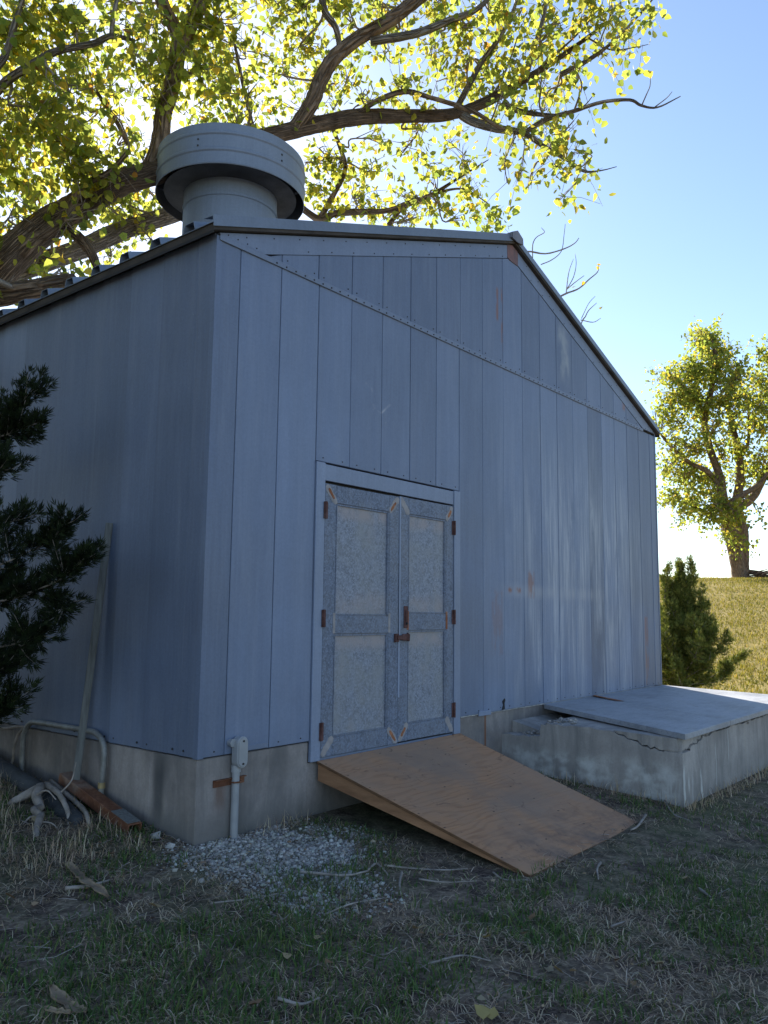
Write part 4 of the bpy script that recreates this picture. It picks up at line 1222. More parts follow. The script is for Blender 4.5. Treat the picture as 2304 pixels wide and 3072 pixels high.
for u, v, r, den in ((420, 60, 60, .9), (480, 50, 50, .9), (430, 150, 55, .95), (480, 130, 50, .9), (420, 230, 50, .8), (490, 210, 50, .7), (540, 200, 35, .6), (330, 200, 45, .6), (330, 60, 50, .7), (450, 280, 40, .7), (510, 255, 35, .5), (545, 240, 30, .5), (520, 300, 30, .5), (350, 130, 40, .5), (460, 0, 60, .9), (515, 90, 30, .6)):
    bl(u, v, r * 1.1, 9.9 + rng.uniform(-.7, .7), den * .55)
for u, v, r, den in ((640, 30, 55, .7), (600, 10, 45, .7), (660, 110, 50, .7), (620, 160, 40, .6), (620, 230, 35, .6), (700, 200, 40, .5), (750, 40, 50, .7), (760, 150, 45, .6), (800, 10, 45, .7), (830, 120, 45, .5), (870, 160, 40, .5), (780, 210, 35, .4), (590, 125, 15, .5), (850, 210, 35, .5),
                     (940, 20, 45, .6), (930, 110, 45, .6), (1000, 60, 45, .6), (960, 170, 45, .6), (1010, 130, 40, .6), (1060, 30, 45, .7), (1070, 110, 45, .7), (1050, 190, 40, .6), (1110, 60, 40, .7), (1120, 130, 40, .7), (1090, 210, 35, .5), (1160, 20, 35, .7), (1170, 100, 35, .8), (1170, 170, 30, .6),
                     (1210, 50, 32, .7), (1230, 110, 30, .7), (1250, 170, 28, .5), (1270, 30, 35, .9), (1320, 20, 35, .9), (1290, 70, 28, .6), (1350, 60, 25, .7), (1375, 90, 20, .8), (1400, 10, 25, .9), (1345, 110, 20, .4), (1300, 120, 22, .5), (1340, 10, 30, .8), (1240, 140, 25, .6),
                     (1150, 240, 28, .5), (1190, 215, 26, .5), (1220, 190, 22, .4), (1240, 260, 20, .5), (1180, 270, 22, .4), (1210, 300, 20, .5), (1190, 330, 22, .6), (1240, 330, 24, .7), (1265, 355, 20, .7), (1200, 355, 16, .4), (1175, 240, 22, .5), (1135, 280, 20, .4),
                     (1125, 385, 14, .9), (1140, 405, 10, .9), (1205, 375, 12, .5), (1212, 430, 6, 1.2), (1095, 395, 8, 1), (1105, 320, 10, .8)):
    bl(u, v, r, 10.5 + rng.uniform(-.7, .7), den * .72)
for u, v, r, den in ((690, 320, 35, .6), (740, 350, 40, .6), (690, 400, 35, .6), (760, 420, 35, .5), (810, 300, 35, .45), (820, 370, 40, .5), (800, 450, 30, .5), (870, 330, 35, .5), (860, 420, 35, .5), (900, 470, 30, .5), (920, 380, 35, .5), (950, 440, 30, .6), (960, 300, 30, .45), (910, 280, 30, .45), (1000, 320, 22, .6), (1005, 410, 28, .6), (1030, 400, 22, .7),
                     (990, 470, 22, .5), (1020, 450, 16, .4), (720, 460, 25, .4), (880, 480, 25, .5), (1060, 495, 24, 1.2), (1000, 360, 25, .5), (660, 350, 25, .5), (840, 470, 25, .5)):
    bl(u, v, r, 11.3 + rng.uniform(-.5, .6), den * .8)
# the crown goes on outside the picture
DO = .45
for u, v, r, d, den in ((-150, 60, 110, 9.2, .6), (-170, 260, 110, 9, .6), (-120, 450, 90, 9, .5), (60, -120, 120, 9.4, .6), (260, -150, 120, 9.8, .6), (460, -170, 120, 10.2, .6), (680, -140, 110, 10.4, .6), (880, -120, 110, 10.6, .6), (1080, -110, 90, 10.8, .6), (1280, -80, 70, 11, .6), (-320, 150, 130, 9.5, .5), (-330, 380, 120, 9.5, .5), (150, -330, 140, 10, .5), (500, -350, 140, 10.6, .5), (850, -310, 120, 11, .5),
                        (-500, 260, 130, 10.5, .5)):
    bl(u, v, r, d, den * DO)
blobs = []
for u, v, r, d, den in blob_px:
    q = pix(u, v, d); blobs.append((q[0], q[1], q[2], r / FPX * d, den))
PAL = [(.145, .158, .038), (.10, .122, .036), (.18, .178, .04), (.25, .205, .04), (.32, .22, .035), (.2, .10, .03)]
for q in ((-3.2, 3.6, 6.0, 1.1), (-4.4, 5.0, 6.5, 1.3), (-2.6, 5.2, 7.5, 1.1), (-5.2, 3.2, 5.2, 1.2), (-4.2, 7.0, 7.5, 1.3), (-3.6, 1.8, 5.2, 1.0), (-6.0, 6.0, 5.5, 1.3), (-5.4, 1.2, 6.2, 1.2), (-6.6, 3.8, 7.2, 1.3), (-2.4, 8.4, 8.4, 1.3), (-6.4, 8.0, 7.4, 1.3), (-7.2, 2.0, 4.6, 1.1)):  # unseen crown masses added to cut skylight on the left wall
    blobs.append((*q, .35))
P, size, B, cols, tw = build_crown(tree, samples, blobs, .10, PAL, [40, 24, 24, 9, 3, .4], M['leaf'], M['barkpale'], 21, dens=10.5, subs=8)
dist = np.linalg.norm(P - CAM, axis=1)
rel = P - CAM
dz = rel @ FWD; uu = 829.5 + FPX * (rel @ RIGHT) / dz; vv = 1106 - FPX * (rel @ UP) / dz
inframe = (uu > 5) & (uu < 1654) & (vv > 5) & (vv < 700)
show = np.where(inframe, size / dist, 0)
top = np.argsort(-show)[:300]
rest = np.ones(len(P), bool); rest[top] = False
V_, F_, C_ = leaves_mesh(P[rest], size[rest], B[rest], cols[rest])
crown = raw_mesh('crown', V_, F_, M['leaf'], tree, C_); crown['kind'] = 'stuff'
variants = []
for k in range(5):
    me = bpy.data.meshes.new('leaf')
    me.from_pydata([tuple(q) for q in LEAF_V], [], [tuple(map(int, q)) for q in LEAF_F])
    at = me.color_attributes.new('tint', 'FLOAT_COLOR', 'POINT')
    for e in at.data: e.color = (*PAL[k], 1)
    me.materials.append(M['leaf']); variants.append(me)
for q, k in enumerate(top):
    o = bpy.data.objects.new('leaf', variants[int(rng.choice(5, p=[.4, .24, .24, .09, .03]))])
    COL.objects.link(o); o.parent = crown
    Mx = Matrix(B[k].tolist()).to_4x4() @ Matrix.Scale(float(size[k]), 4)
    Mx.translation = Vector(P[k] - np.array(ORG[tree.name])); o.matrix_local = Mx
NLEAF = len(P)

# ---------------------------------------------------------------- bare sapling behind the right slope
bare = thing('bare_sapling', 'bare twiggy sapling showing above the right roof slope', 'tree', tuple(np.r_[pix(1130, 640, 15.5)[:2], 0]))
q0 = pix(1130, 640, 15.5)
br = [[(q0[0], q0[1], -.3, .07), (q0[0], q0[1], 3, .06)] + PP([(1120, 640, 15.5, 5), (1118, 600, 15.5, 4.5)])]
def bt(rows, name='branch', k=0): limb(name, [(a, b, c, q * .6) for a, b, c, q in PP([(u + rng.uniform(-4, 4), v + rng.uniform(-4, 4), d + rng.uniform(-.1, .1), w_) for u, v, d, w_ in rows])], bare, M['drywood'], 5, 4, .2, k)
limb('trunk', br[0], bare, M['drywood'], 8, 6, .1, 50)
for k, rows in enumerate(([(1118, 600, 15.5, 4.5), (1115, 560, 15.5, 4), (1140, 546, 15.5, 3.5), (1180, 548, 15.5, 3), (1215, 540, 15.5, 2.5), (1240, 528, 15.5, 2), (1253, 515, 15.5, 1.5)],
                          [(1148, 560, 15.5, 2), (1150, 530, 15.5, 2), (1160, 514, 15.5, 1.8), (1176, 500, 15.5, 1.5), (1172, 490, 15.5, 1)],
                          [(1165, 574, 15.5, 2), (1190, 562, 15.5, 2), (1215, 540, 15.5, 1.5), (1218, 505, 15.5, 1.2), (1219, 480, 15.5, .9)],
                          [(1120, 610, 15.5, 4.5), (1190, 645, 15.5, 4), (1225, 632, 15.5, 3.5), (1248, 622, 15.5, 3), (1275, 604, 15.5, 2.4), (1290, 588, 15.5, 1.8), (1293, 572, 15.5, 1)],
                          [(1226, 630, 15.5, 2), (1246, 612, 15.5, 1.8), (1262, 592, 15.5, 1.2)],
                          [(1226, 630, 15.5, 2), (1240, 600, 15.5, 1.6), (1246, 570, 15.5, 1.2), (1242, 545, 15.5, .8)],
                          [(1222, 632, 15.5, 2), (1230, 590, 15.5, 1.6), (1236, 560, 15.5, .8)],
                          [(1120, 640, 15.5, 4), (1240, 700, 15.5, 3), (1262, 688, 15.5, 2.4), (1275, 670, 15.5, 1.8), (1292, 655, 15.5, 1)],
                          [(1258, 692, 15.5, 2), (1278, 700, 15.5, 1.5), (1296, 688, 15.5, .9)],
                          [(1258, 690, 15.5, 1.6), (1268, 660, 15.5, 1.2), (1284, 640, 15.5, .8)])):
    bt(rows, 'branch', 60 + k)
for k, (u, v) in enumerate(((1292, 575), (1293, 569), (1262, 607), (1243, 618), (1298, 663))):
    o = bpy.data.objects.new('leaf', variants[4 if k < 3 else 3]); COL.objects.link(o); o.parent = bare
    bs = rot_basis(1)[0]; Mx = Matrix(bs.tolist()).to_4x4() @ Matrix.Scale(.09, 4); Mx.translation = Vector(pix(u, v, 15.5) - np.array(ORG[bare.name])); o.matrix_local = Mx

# ---------------------------------------------------------------- far cottonwood on the hill
DF = 44.0
gfar = pix(1598, 1256, DF); gz = float(ground_z(gfar[0], gfar[1]))
far = thing('cottonwood_tree', 'distant twin trunked cottonwood standing alone on the grassy hill crest', 'tree', (gfar[0], gfar[1], gz))
samples = []
def fl(name, rows, n=8, k=0):
    o, sp = limb(name, PP(rows), far, M['barkfar'], n, 6, .12, k); samples.extend(sp.tolist())
fl('trunk', [(1598, 1275, DF, 19), (1597, 1250, DF, 16), (1590, 1200, DF, 15), (1575, 1140, DF, 15), (1562, 1090, DF, 12), (1555, 1030, DF, 9), (1530, 960, DF, 8), (1522, 900, DF, 7), (1535, 850, DF, 6), (1545, 780, DF, 4), (1535, 720, DF, 2)], 12, 70)
fl('trunk', [(1607, 1275, DF + .6, 14), (1606, 1250, DF + .6, 12), (1606, 1200, DF + .6, 12), (1603, 1150, DF + .6, 13), (1590, 1095, DF + .6, 11), (1598, 1040, DF + .6, 9), (1596, 980, DF + .6, 8), (1580, 910, DF + .6, 6), (1572, 850, DF + .6, 4), (1600, 790, DF + .6, 2)], 12, 71)
fl('limb', [(1592, 1100, DF + .6, 9), (1625, 1075, DF + .6, 9), (1650, 1030, DF + .6, 8), (1672, 980, DF, 7), (1690, 900, DF, 5), (1680, 820, DF, 3), (1665, 760, DF, 2)], 8, 72)
fl('limb', [(1590, 1100, DF, 8), (1570, 1090, DF - 1, 6), (1610, 1065, DF - 1, 6), (1640, 1045, DF - 1, 5), (1665, 1010, DF - 1, 3)], 8, 73)
fl('limb', [(1560, 1060, DF, 6), (1530, 1020, DF, 6), (1490, 1000, DF, 5), (1455, 970, DF, 4), (1420, 930, DF, 2)], 8, 74)
fl('limb', [(1555, 1130, DF, 5), (1530, 1110, DF, 4), (1490, 1090, DF, 3), (1450, 1080, DF, 2)], 7, 75)
fl('limb', [(1604, 1170, DF + .6, 5), (1612, 1145, DF + .6, 4), (1618, 1132, DF + .6, 3.5)], 7, 76)
fl('limb', [(1524, 900, DF, 5), (1505, 870, DF, 4), (1470, 830, DF, 3), (1440, 810, DF, 2)], 7, 77)
fl('limb', [(1596, 990, DF, 5), (1615, 960, DF, 4), (1618, 900, DF, 3), (1610, 850, DF, 2)], 7, 78)
fb = []
for u, v, r, den in ((1530, 740, 30, 1), (1500, 745, 24, 1), (1570, 760, 26, 1), (1545, 790, 40, 1), (1500, 800, 36, 1), (1460, 815, 24, .9), (1425, 815, 16, .9), (1590, 800, 26, .9), (1450, 850, 32, .9), (1500, 860, 40, 1), (1560, 860, 40, 1), (1600, 860, 26, .7), (1440, 890, 22, .8), (1480, 910, 32, .8), (1540, 930, 28, .6), (1435, 920, 10, .6),
                     (1590, 920, 26, .6), (1450, 960, 26, .6), (1500, 970, 34, .7), (1560, 980, 30, .6), (1610, 970, 26, .6), (1440, 1010, 26, .8), (1480, 1030, 34, .9), (1530, 1040, 34, .9), (1590, 1030, 30, .6), (1630, 1010, 28, .6), (1450, 1070, 28, .8), (1500, 1085, 30, .8), (1550, 1090, 34, .9), (1590, 1110, 28, .8), (1530, 1125, 22, .7), (1480, 1110, 20, .6), (1570, 1150, 20, .8), (1600, 1165, 16, .8),
                     (1640, 820, 28, 1), (1665, 780, 30, 1), (1650, 870, 32, 1), (1690, 850, 40, 1), (1650, 930, 30, .9), (1690, 940, 40, .9), (1640, 980, 22, .7), (1680, 1020, 30, .8), (1640, 1110, 12, .3), (1720, 900, 40, .9), (1720, 1000, 36, .8), (1620, 1080, 18, .4), (1430, 1095, 12, .6), (1415, 880, 8, .4), (1515, 715, 14, .9)):
    d = DF + rng.uniform(-2.2, 2.2); q = pix(u, v, d); fb.append((q[0], q[1], q[2], r / FPX * d * 1.3, den))
FP = [(.155, .19, .05), (.11, .145, .045), (.21, .22, .055), (.31, .255, .05)]
P, size, B, cols, tw2 = build_crown(far, samples, fb, .19, FP, [40, 22, 24, 8], M['leaffar'], M['barkfar'], 31, twig_len=.8, dens=1.35, hang=.35, br_r=.05, subs=9, per=11)
V_, F_, C_ = leaves_mesh(P, size, B, cols)
o = raw_mesh('crown', V_, F_, M['leaffar'], far, C_); o['kind'] = 'stuff'
# feeder hanging from the broken limb
fc = pix(1612, 1161, DF + .4)
fd = thing('bird_feeder', 'small dark lantern shaped feeder hanging on the distant trunk', 'bird feeder', tuple(fc))
b = MB(); b.lathe([(.001, .16), (.14, .06), (.11, .05), (.09, .05), (.08, -.12), (.001, -.14)], fc, 10); b.build('body', M['dark'], fd)
b = MB(); b.bar(fc + np.array([0, 0, .15]), fc + np.array([-.05, 0, .42]), .012, .012, up=(0, 1, 0)); b.build('hanger', M['dark'], fd)
# brush pile beside the trunk
bc = gp(1640, 1258); bc = pix(1642, 1254, 44.5); bc[2] = float(ground_z(bc[0], bc[1]))
bp = thing('brush_pile', 'heap of brown cut branches beside the distant tree trunk', 'brush pile', tuple(bc))
for k in range(46):
    a = rng.uniform(-.5, .5); lx = rng.uniform(.35, .8); h = rng.uniform(.05, .5); ox = rng.uniform(-.45, .9) * (1 - h * .7)
    c0 = bc + RIGHT * ox + np.array([0, 0, h]) + FWD * rng.uniform(-.4, .4)
    dv = RIGHT * math.cos(a) + np.array([0, 0, .25 * math.sin(a * 2)]) + FWD * math.sin(a)
    b = MB(); b.tube([c0 - dv * lx, c0, c0 + dv * lx], [.035, .04, .02], 6); b.build('cut_branch', M['barkfar'], bp)
    bp.children[-1].data.uv_layers.new(name='bark')

# ---------------------------------------------------------------- junipers
def juniper(t, base, h, rad, n_br, seed, pal, shape, spray=1.0, size=.05, extra=(), clear=None, up_k=.28):
    rg = np.random.default_rng(seed)
    base = np.array(base, float)
    b = MB(); b.tube([base + (0, 0, -.2), base + (.02, 0, h * .4), base + (0, .02, h * .92)], [.055 * h / 3 + .02, .04 * h / 3 + .012, .006], 8)
    b.build('trunk', M['barkfar'], t); t.children[-1].data.uv_layers.new(name='bark')
    TW = Twigs(); V = []; tips = []
    paths = []
    for k in range(n_br):
        f = rg.random() ** .9; z = h * (.04 + .94 * f)
        az = rg.uniform(0, 2 * math.pi); r = rad * shape(f) * rg.uniform(.45, 1.22)
        st = base + np.array([0, 0, z * .82 + .02]); dr = np.array([math.cos(az), math.sin(az), 0])
        e = base + dr * r + np.array([0, 0, z + up_k * r + .08 * h * (f > .8)])
        m_ = st * .45 + e * .55 - np.array([0, 0, .08 * r])
        if clear is not None and clear(e): continue
        paths.append((spline([st, m_, e], 5), r))
    for q in extra: paths.append((spline(q, 6), .6))
    side = []
    for sp, r in paths:
        ln = np.linalg.norm(np.diff(sp, axis=0), axis=1).sum()
        for k in range(int(4 + 12 * ln)):
            i = rg.integers(1, len(sp) - 1); d = sp[i + 1] - sp[i]; d /= np.linalg.norm(d)
            v = d * .8 + rg.normal(size=3) * .6 + np.array([0, 0, .35]); v /= np.linalg.norm(v)
            l2 = (.08 + .17 * rg.random()) * min(1.2, .5 + ln) * (1.15 - .5 * i / len(sp))
            side.append((np.array([sp[i], sp[i] + v * l2 * .5, sp[i] + (v + (0, 0, .15)) * l2]), -1))
    main = paths; paths = main + side
    PV = []; DV = []
    for sp, r in paths:
        TW.add(sp, .012 if r > 0 else .004, .002)
        ln = np.linalg.norm(np.diff(sp, axis=0), axis=1).sum()
        nn = int((20 + 60 * ln if r > 0 else 6 + 110 * ln) * spray)
        t_ = rg.random(nn) ** .65
        i = np.clip((t_ * (len(sp) - 1)).astype(int), 0, len(sp) - 2); fr = (t_ * (len(sp) - 1) - i)[:, None]
        p0 = sp[i] * (1 - fr) + sp[i + 1] * fr
        dirp = sp[i + 1] - sp[i]; dirp /= np.linalg.norm(dirp, axis=1)[:, None]
        sp_ = (1.0 - .6 * t_)[:, None] * (.06 if r > 0 else .028) + .006
        off = rg.normal(size=(nn, 3)) * sp_
        PV.append(p0 + off * .8); DV.append(dirp * .9 + off / (np.linalg.norm(off, axis=1)[:, None] + 1e-6) * .8 + rg.normal(size=(nn, 3)) * .3 + np.array([0, 0, .35]))
    P = np.vstack(PV); D = np.vstack(DV); D /= np.linalg.norm(D, axis=1)[:, None]
    n = len(P)
    # each sprig: a feathered tuft of three narrow blades
    s = size * rg.uniform(.6, 1.5, n)
    r_ = rg.normal(size=(n, 3)); X = np.cross(D, r_); X /= np.linalg.norm(X, axis=1)[:, None]; Z = np.cross(X, D)
    Vs = []; Fs = []
    for a, tl_ in ((0.0, 1.25), (.36, .9), (-.36, .9)):
        dd = D * math.cos(a) + X * math.sin(a); ww = X * math.cos(a) - D * math.sin(a)
        q = np.stack([P, P + dd * s[:, None] * .5 * tl_ + ww * s[:, None] * .07 + Z * s[:, None] * .05, P + dd * s[:, None] * 1.0 * tl_, P + dd * s[:, None] * .5 * tl_ - ww * s[:, None] * .07 + Z * s[:, None] * .05], 1)
        Vs.append(q)
    V = np.stack(Vs, 1).reshape(-1, 3)
    F = np.arange(len(V)).reshape(-1, 4)
    c = leaf_cols(n, *pal, rg, .25); C = np.repeat(c, 12, 0)
    o = raw_mesh('foliage', V, F, M['juniper'], t, C); o['kind'] = 'stuff'
    o = raw_mesh('twigs', np.vstack(TW.V), np.vstack(TW.F), M['drywood'], t); o['kind'] = 'stuff'
jb = pix(1478, 1470, 14.8); jb[2] = float(ground_z(jb[0], jb[1]))
jr = thing('juniper_bush', 'sunlit green juniper growing beyond the right end of the shed', 'juniper', tuple(jb))
juniper(jr, jb, 2.1, 1.2, 95, 5, ([(.14, .17, .04), (.20, .215, .05), (.32, .31, .08), (.075, .10, .028)], [4, 4, 2, 2]), lambda f: (1.0 - f) ** 1.05 * min(1, .7 + f * 3), 1.8, .055, up_k=.55,
        extra=([jb + (0, 0, 1.6), jb + (.1, .05, 2.2), pix(1475, 1215, 14.8)], [jb + (0, 0, 1.4), jb + RIGHT * .2 + (0, 0, 2.0), pix(1488, 1205, 14.8)], [jb + (0, 0, 1.2), jb + RIGHT * -.3 + (0, 0, 1.8), pix(1447, 1225, 14.8)], [jb + (0, 0, 1.0), jb + RIGHT * .4 + (0, 0, 1.3), pix(1515, 1275, 14.8)], [jb + (0, 0, .3), jb + RIGHT * .6 + (0, 0, .35), pix(1580, 1440, 14.8)]))
jl_b = np.array([-2.05, 2.3, .15])
jl = thing('juniper_bush', 'dark shaded juniper at the left edge reaching across the side wall', 'juniper', tuple(jl_b))
ex = []
for rows in ([(-230, 1150, 6.3), (-60, 1010, 6.0), (40, 905, 5.8), (98, 840, 5.75)], [(-200, 1050, 6.2), (-40, 960, 5.9), (50, 935, 5.8), (108, 912, 5.7)], [(-250, 1250, 6.2), (-40, 1230, 5.8), (90, 1190, 5.6), (140, 1160, 5.55), (174, 1120, 5.5)],
             [(-250, 1300, 6.2), (-20, 1300, 5.8), (100, 1275, 5.6), (165, 1245, 5.5), (214, 1196, 5.45)], [(-250, 1300, 6.2), (-20, 1280, 5.8), (90, 1270, 5.7), (150, 1300, 5.6), (162, 1330, 5.55)], [(-250, 1420, 6.2), (-20, 1400, 5.8), (70, 1385, 5.6), (110, 1365, 5.6)],
             [(-250, 1180, 6.0), (-60, 1180, 5.8), (30, 1140, 5.7), (65, 1120, 5.7)], [(-250, 1450, 6.0), (-80, 1450, 5.8), (-10, 1450, 5.7), (45, 1430, 5.7)], [(-250, 1100, 6.0), (-60, 1080, 5.8), (-10, 1020, 5.7), (20, 1000, 5.7)],
             [(-250, 1280, 6.3), (-60, 1290, 6.1), (20, 1300, 6.0), (110, 1260, 5.9)], [(-250, 1500, 6.0), (-80, 1520, 5.9), (0, 1525, 5.8), (50, 1515, 5.8)], [(-250, 1420, 6.1), (-60, 1450, 6.1), (20, 1450, 6.1), (75, 1425, 6.0)], [(-250, 1550, 6.0), (-80, 1570, 5.9), (10, 1550, 5.8), (40, 1530, 5.8)]):
    ex.append([pix(u - 25 * (u > 0), v, d) for u, v, d in rows])
juniper(jl, jl_b, 4.6, 1.45, 190, 9, ([(.016, .026, .012), (.024, .036, .014), (.035, .05, .02), (.012, .018, .010)], [4, 4, 1.5, 3]), lambda f: (1.0 - f) ** .6 * min(1, .6 + f * 3), 1.9, .048, extra=ex, clear=lambda e: ((e - CAM) @ RIGHT) / ((e - CAM) @ FWD) > (-.49 if e[2] < 1.25 else -.555) or e[0] > -.1)  # near-black palette: the bush's shade is put into its foliage colour

# ---------------------------------------------------------------- gravel at the corner
def gravel_w(x, y):
    cx, cy = .35, -.40
    d = np.sqrt(((x - cx) / .72) ** 2 + ((y - cy) / .62) ** 2)
    a = sstep(1.25, .25, d) * sstep(.15, .6, .5 * vnoise(x * 2.3, y * 2.3, 4) + .5 * vnoise(x * 7, y * 7, 6) + .25 * sstep(.9, .2, d))
    d2 = np.sqrt(((x - .0) / .5) ** 2 + ((y + 1.1) / .55) ** 2)
    b_ = .5 * sstep(1.1, .3, d2)
    return np.maximum(a, b_) * (.35 + .9 * vnoise(x * 5, y * 5, 9))
n = 70000
gxs, gys = rng.uniform(-.7, 1.4, n), rng.uniform(-1.9, .15, n)
keep = (rng.random(n) < gravel_w(gxs, gys)) & ~((gxs > -.01) & (gys > -.01))
gxs, gys = gxs[keep], gys[keep]
n = len(gxs)
OV = np.array([(1, 0, 0), (-1, 0, 0), (0, 1, 0), (0, -1, 0), (0, 0, 1), (0, 0, -1)], float)
OF = np.array([(0, 2, 4), (2, 1, 4), (1, 3, 4), (3, 0, 4), (2, 0, 5), (1, 2, 5), (3, 1, 5), (0, 3, 5)])
QR = np.stack([np.linalg.qr(q)[0] for q in rng.normal(size=(n, 3, 3))])
sz = rng.gamma(1.6, .0038, n).clip(.0028, .024)
Vg = np.einsum('nij,kj->nki', QR, OV) * (sz[:, None] * rng.uniform(.6, 1.3, (n, 6)))[:, :, None]
Vg[:, :, 2] *= .75
Vg += np.stack([gxs, gys, ground_z(gxs, gys) + sz * .15], -1)[:, None]
Fg = (OF[None] + (np.arange(n) * 6)[:, None, None]).reshape(-1, 3)
gc = rng.uniform(.17, .58, n)[:, None] * np.array([1.0, .94, .86]) * rng.uniform(.95, 1.05, (n, 3))
gv = raw_mesh('gravel', Vg.reshape(-1, 3), Fg, M['gravel'], None, np.repeat(gc, 6, 0))
tag(gv, 'patch of pale crushed limestone gravel at the shed corner', 'gravel', kind='stuff')

# ---------------------------------------------------------------- grass
def blades(n_try, region, dens, hgt, name, label, pal_fn, seed, wid=.004, lean=.6):
    rg = np.random.default_rng(seed)
    x0, x1, y0, y1 = region
    x, y = rg.uniform(x0, x1, n_try), rg.uniform(y0, y1, n_try)
    keep = rg.random(n_try) < dens(x, y)
    x, y = x[keep], y[keep]; n = len(x)
    z = ground_z(x, y) - .004
    h = hgt(x, y, rg)
    az = rg.uniform(0, 2 * math.pi, n)
    ln = np.clip(rg.normal(lean, .3, n), .05, 2.3)
    d = np.stack([np.cos(az), np.sin(az), np.zeros(n)], -1); up = np.array([0, 0, 1.0])
    wd = np.stack([-np.sin(az), np.cos(az), np.zeros(n)], -1) * (wid * rg.uniform(.5, 1.3, n))[:, None]
    P0 = np.stack([x, y, z], -1)
    P1 = P0 + (up * np.cos(ln * .6)[:, None] + d * np.sin(ln * .6)[:, None]) * (h * .55)[:, None]
    P2 = P1 + (up * np.cos(np.minimum(ln * 1.25, 1.62))[:, None] + d * np.sin(np.minimum(ln * 1.25, 1.75))[:, None]) * (h * .5)[:, None]
    V = np.stack([P0 - wd, P0 + wd, P1 + wd * .8, P1 - wd * .8, P2], 1)
    F = np.array([(0, 1, 2), (0, 2, 3), (3, 2, 4)])
    F = (F[None] + (np.arange(n) * 5)[:, None, None]).reshape(-1, 3)
    C = np.repeat(pal_fn(x, y, n, rg), 5, 0)
    o = raw_mesh(name, V.reshape(-1, 3), F, M['grass'], None, C)
    tag(o, label, 'grass', kind='stuff'); return n
def blocked(x, y):
    b_ = (x > -.02) & (y > -.02)                                    # shed
    b_ |= (x > VX0 - .01) & (y > VY - .01) & (x < VX1 + .3)
    b_ |= (x > 1.12) & (x < 3.0) & (y > -1.72)
    return b_
def bare_w(x, y):
    d = np.sqrt(((x - .55) / .9) ** 2 + ((y + 1.55) / .4) ** 2)
    e = np.sqrt(((x - 1.6) / .9) ** 2 + ((y + 2.15) / .25) ** 2)
    f = .8 * sstep(1.1, .4, np.sqrt(((x - 3.1) / 1.1) ** 2 + ((y + 2.1) / .35) ** 2))
    e = np.minimum(e, 9); 
    return np.maximum(np.maximum(np.maximum(sstep(1.2, .4, d) * .9, f), .85 * sstep(1.2, .4, e)), np.clip(gravel_w(x, y) * 1.3, 0, .93))
def patch(x, y): return .55 * vnoise(x * 1.7 + 3, y * 1.7, 21) + .45 * vnoise(x * 4.5, y * 4.5 + 9, 22)
def view_fall(x, y):
    return sstep(11, 3, np.hypot(x - CAM[0], y - CAM[1])) * ((x - CAM[0]) * FWD[0] + (y - CAM[1]) * FWD[1] > .8)
def g_dens(x, y): return np.where(blocked(x, y), 0, (1 - bare_w(x, y)) * sstep(.36, .66, patch(x, y)) * view_fall(x, y))
def s_dens(x, y): return np.where(blocked(x, y), 0, (1 - .9 * bare_w(x, y)) * (.10 + 1.1 * sstep(.3, .75, .6 * vnoise(x * 2.6 + 5, y * 2.6, 33) + .4 * vnoise(x * 9, y * 9, 34))) * view_fall(x, y))
GP = [(.07, .125, .042), (.095, .16, .05), (.14, .195, .06), (.20, .21, .085)]
SP = [(.44, .34, .25), (.56, .46, .34), (.29, .215, .165), (.64, .55, .43), (.17, .13, .11)]
blades(360000, (-3.2, 8, -5.2, 4.5), g_dens, lambda x, y, r: r.uniform(.02, .075, len(x)) * (.7 + .6 * patch(x, y)), 'grass', 'short green lawn grass in the shade before the shed', lambda x, y, n, r: leaf_cols(n, GP, [4, 4, 2, 1], r), 41, .0034, .85)
blades(400000, (-3.2, 8, -5.2, 4.5), s_dens, lambda x, y, r: r.uniform(.03, .11, len(x)), 'dry_grass', 'matted dry straw lying through the shaded lawn', lambda x, y, n, r: leaf_cols(n, SP, [3, 3, 3, 1, 2], r), 42, .0024, 1.75)
def foot_d(x, y):
    a = np.abs(y - VY + .06) < .10; a &= (x > VX0 - .1) & (x < 9)
    b_ = (np.abs(x - VX0 + .07) < .10) & (y > -1.95) & (y < -.3)
    c = (np.abs(x + .62) < .5) & (y > .1) & (y < 2.2) & (x < -.12 - .1)
    e = (y < -.02) & (y > -.16) & (x > .35) & (x < 1.0)
    return np.where(blocked(x, y), 0, np.maximum(np.maximum(a * .55, b_ * .4), np.maximum(c * .45 * (vnoise(x * 4, y * 4, 8) > .4), e * .3)))
blades(70000, (-1.3, 9, -2.2, 2.4), foot_d, lambda x, y, r: r.uniform(.05, .16, len(x)), 'tall_dry_grass', 'taller straw tufts along the vault and left wall foot', lambda x, y, n, r: leaf_cols(n, SP, [4, 3, 2, 1, 1], r), 43, .0026, .7)
def hill_d(x, y):
    s = (x - CAM[0]) * HD[0] + (y - CAM[1]) * HD[1]; az = np.arctan2(x - CAM[0], y - CAM[1])
    return sstep(9, 13, x) * sstep(52, 44, s) * (az > math.radians(60)) * (az < math.radians(86)) * (.35 + .65 * vnoise(x * .9, y * .9, 13)) * np.clip(22 / np.maximum(s, 8), 0, 1)
HP = [(.25, .22, .045), (.33, .27, .065), (.16, .155, .03), (.43, .33, .11)]
blades(330000, (10, 48, -5, 20), hill_d, lambda x, y, r: r.uniform(.05, .13, len(x)), 'hill_grass', 'sunlit olive grass covering the hillside beyond the shed', lambda x, y, n, r: leaf_cols(n, HP, [4, 3, 3, 1.5], r), 44, .012, .7)

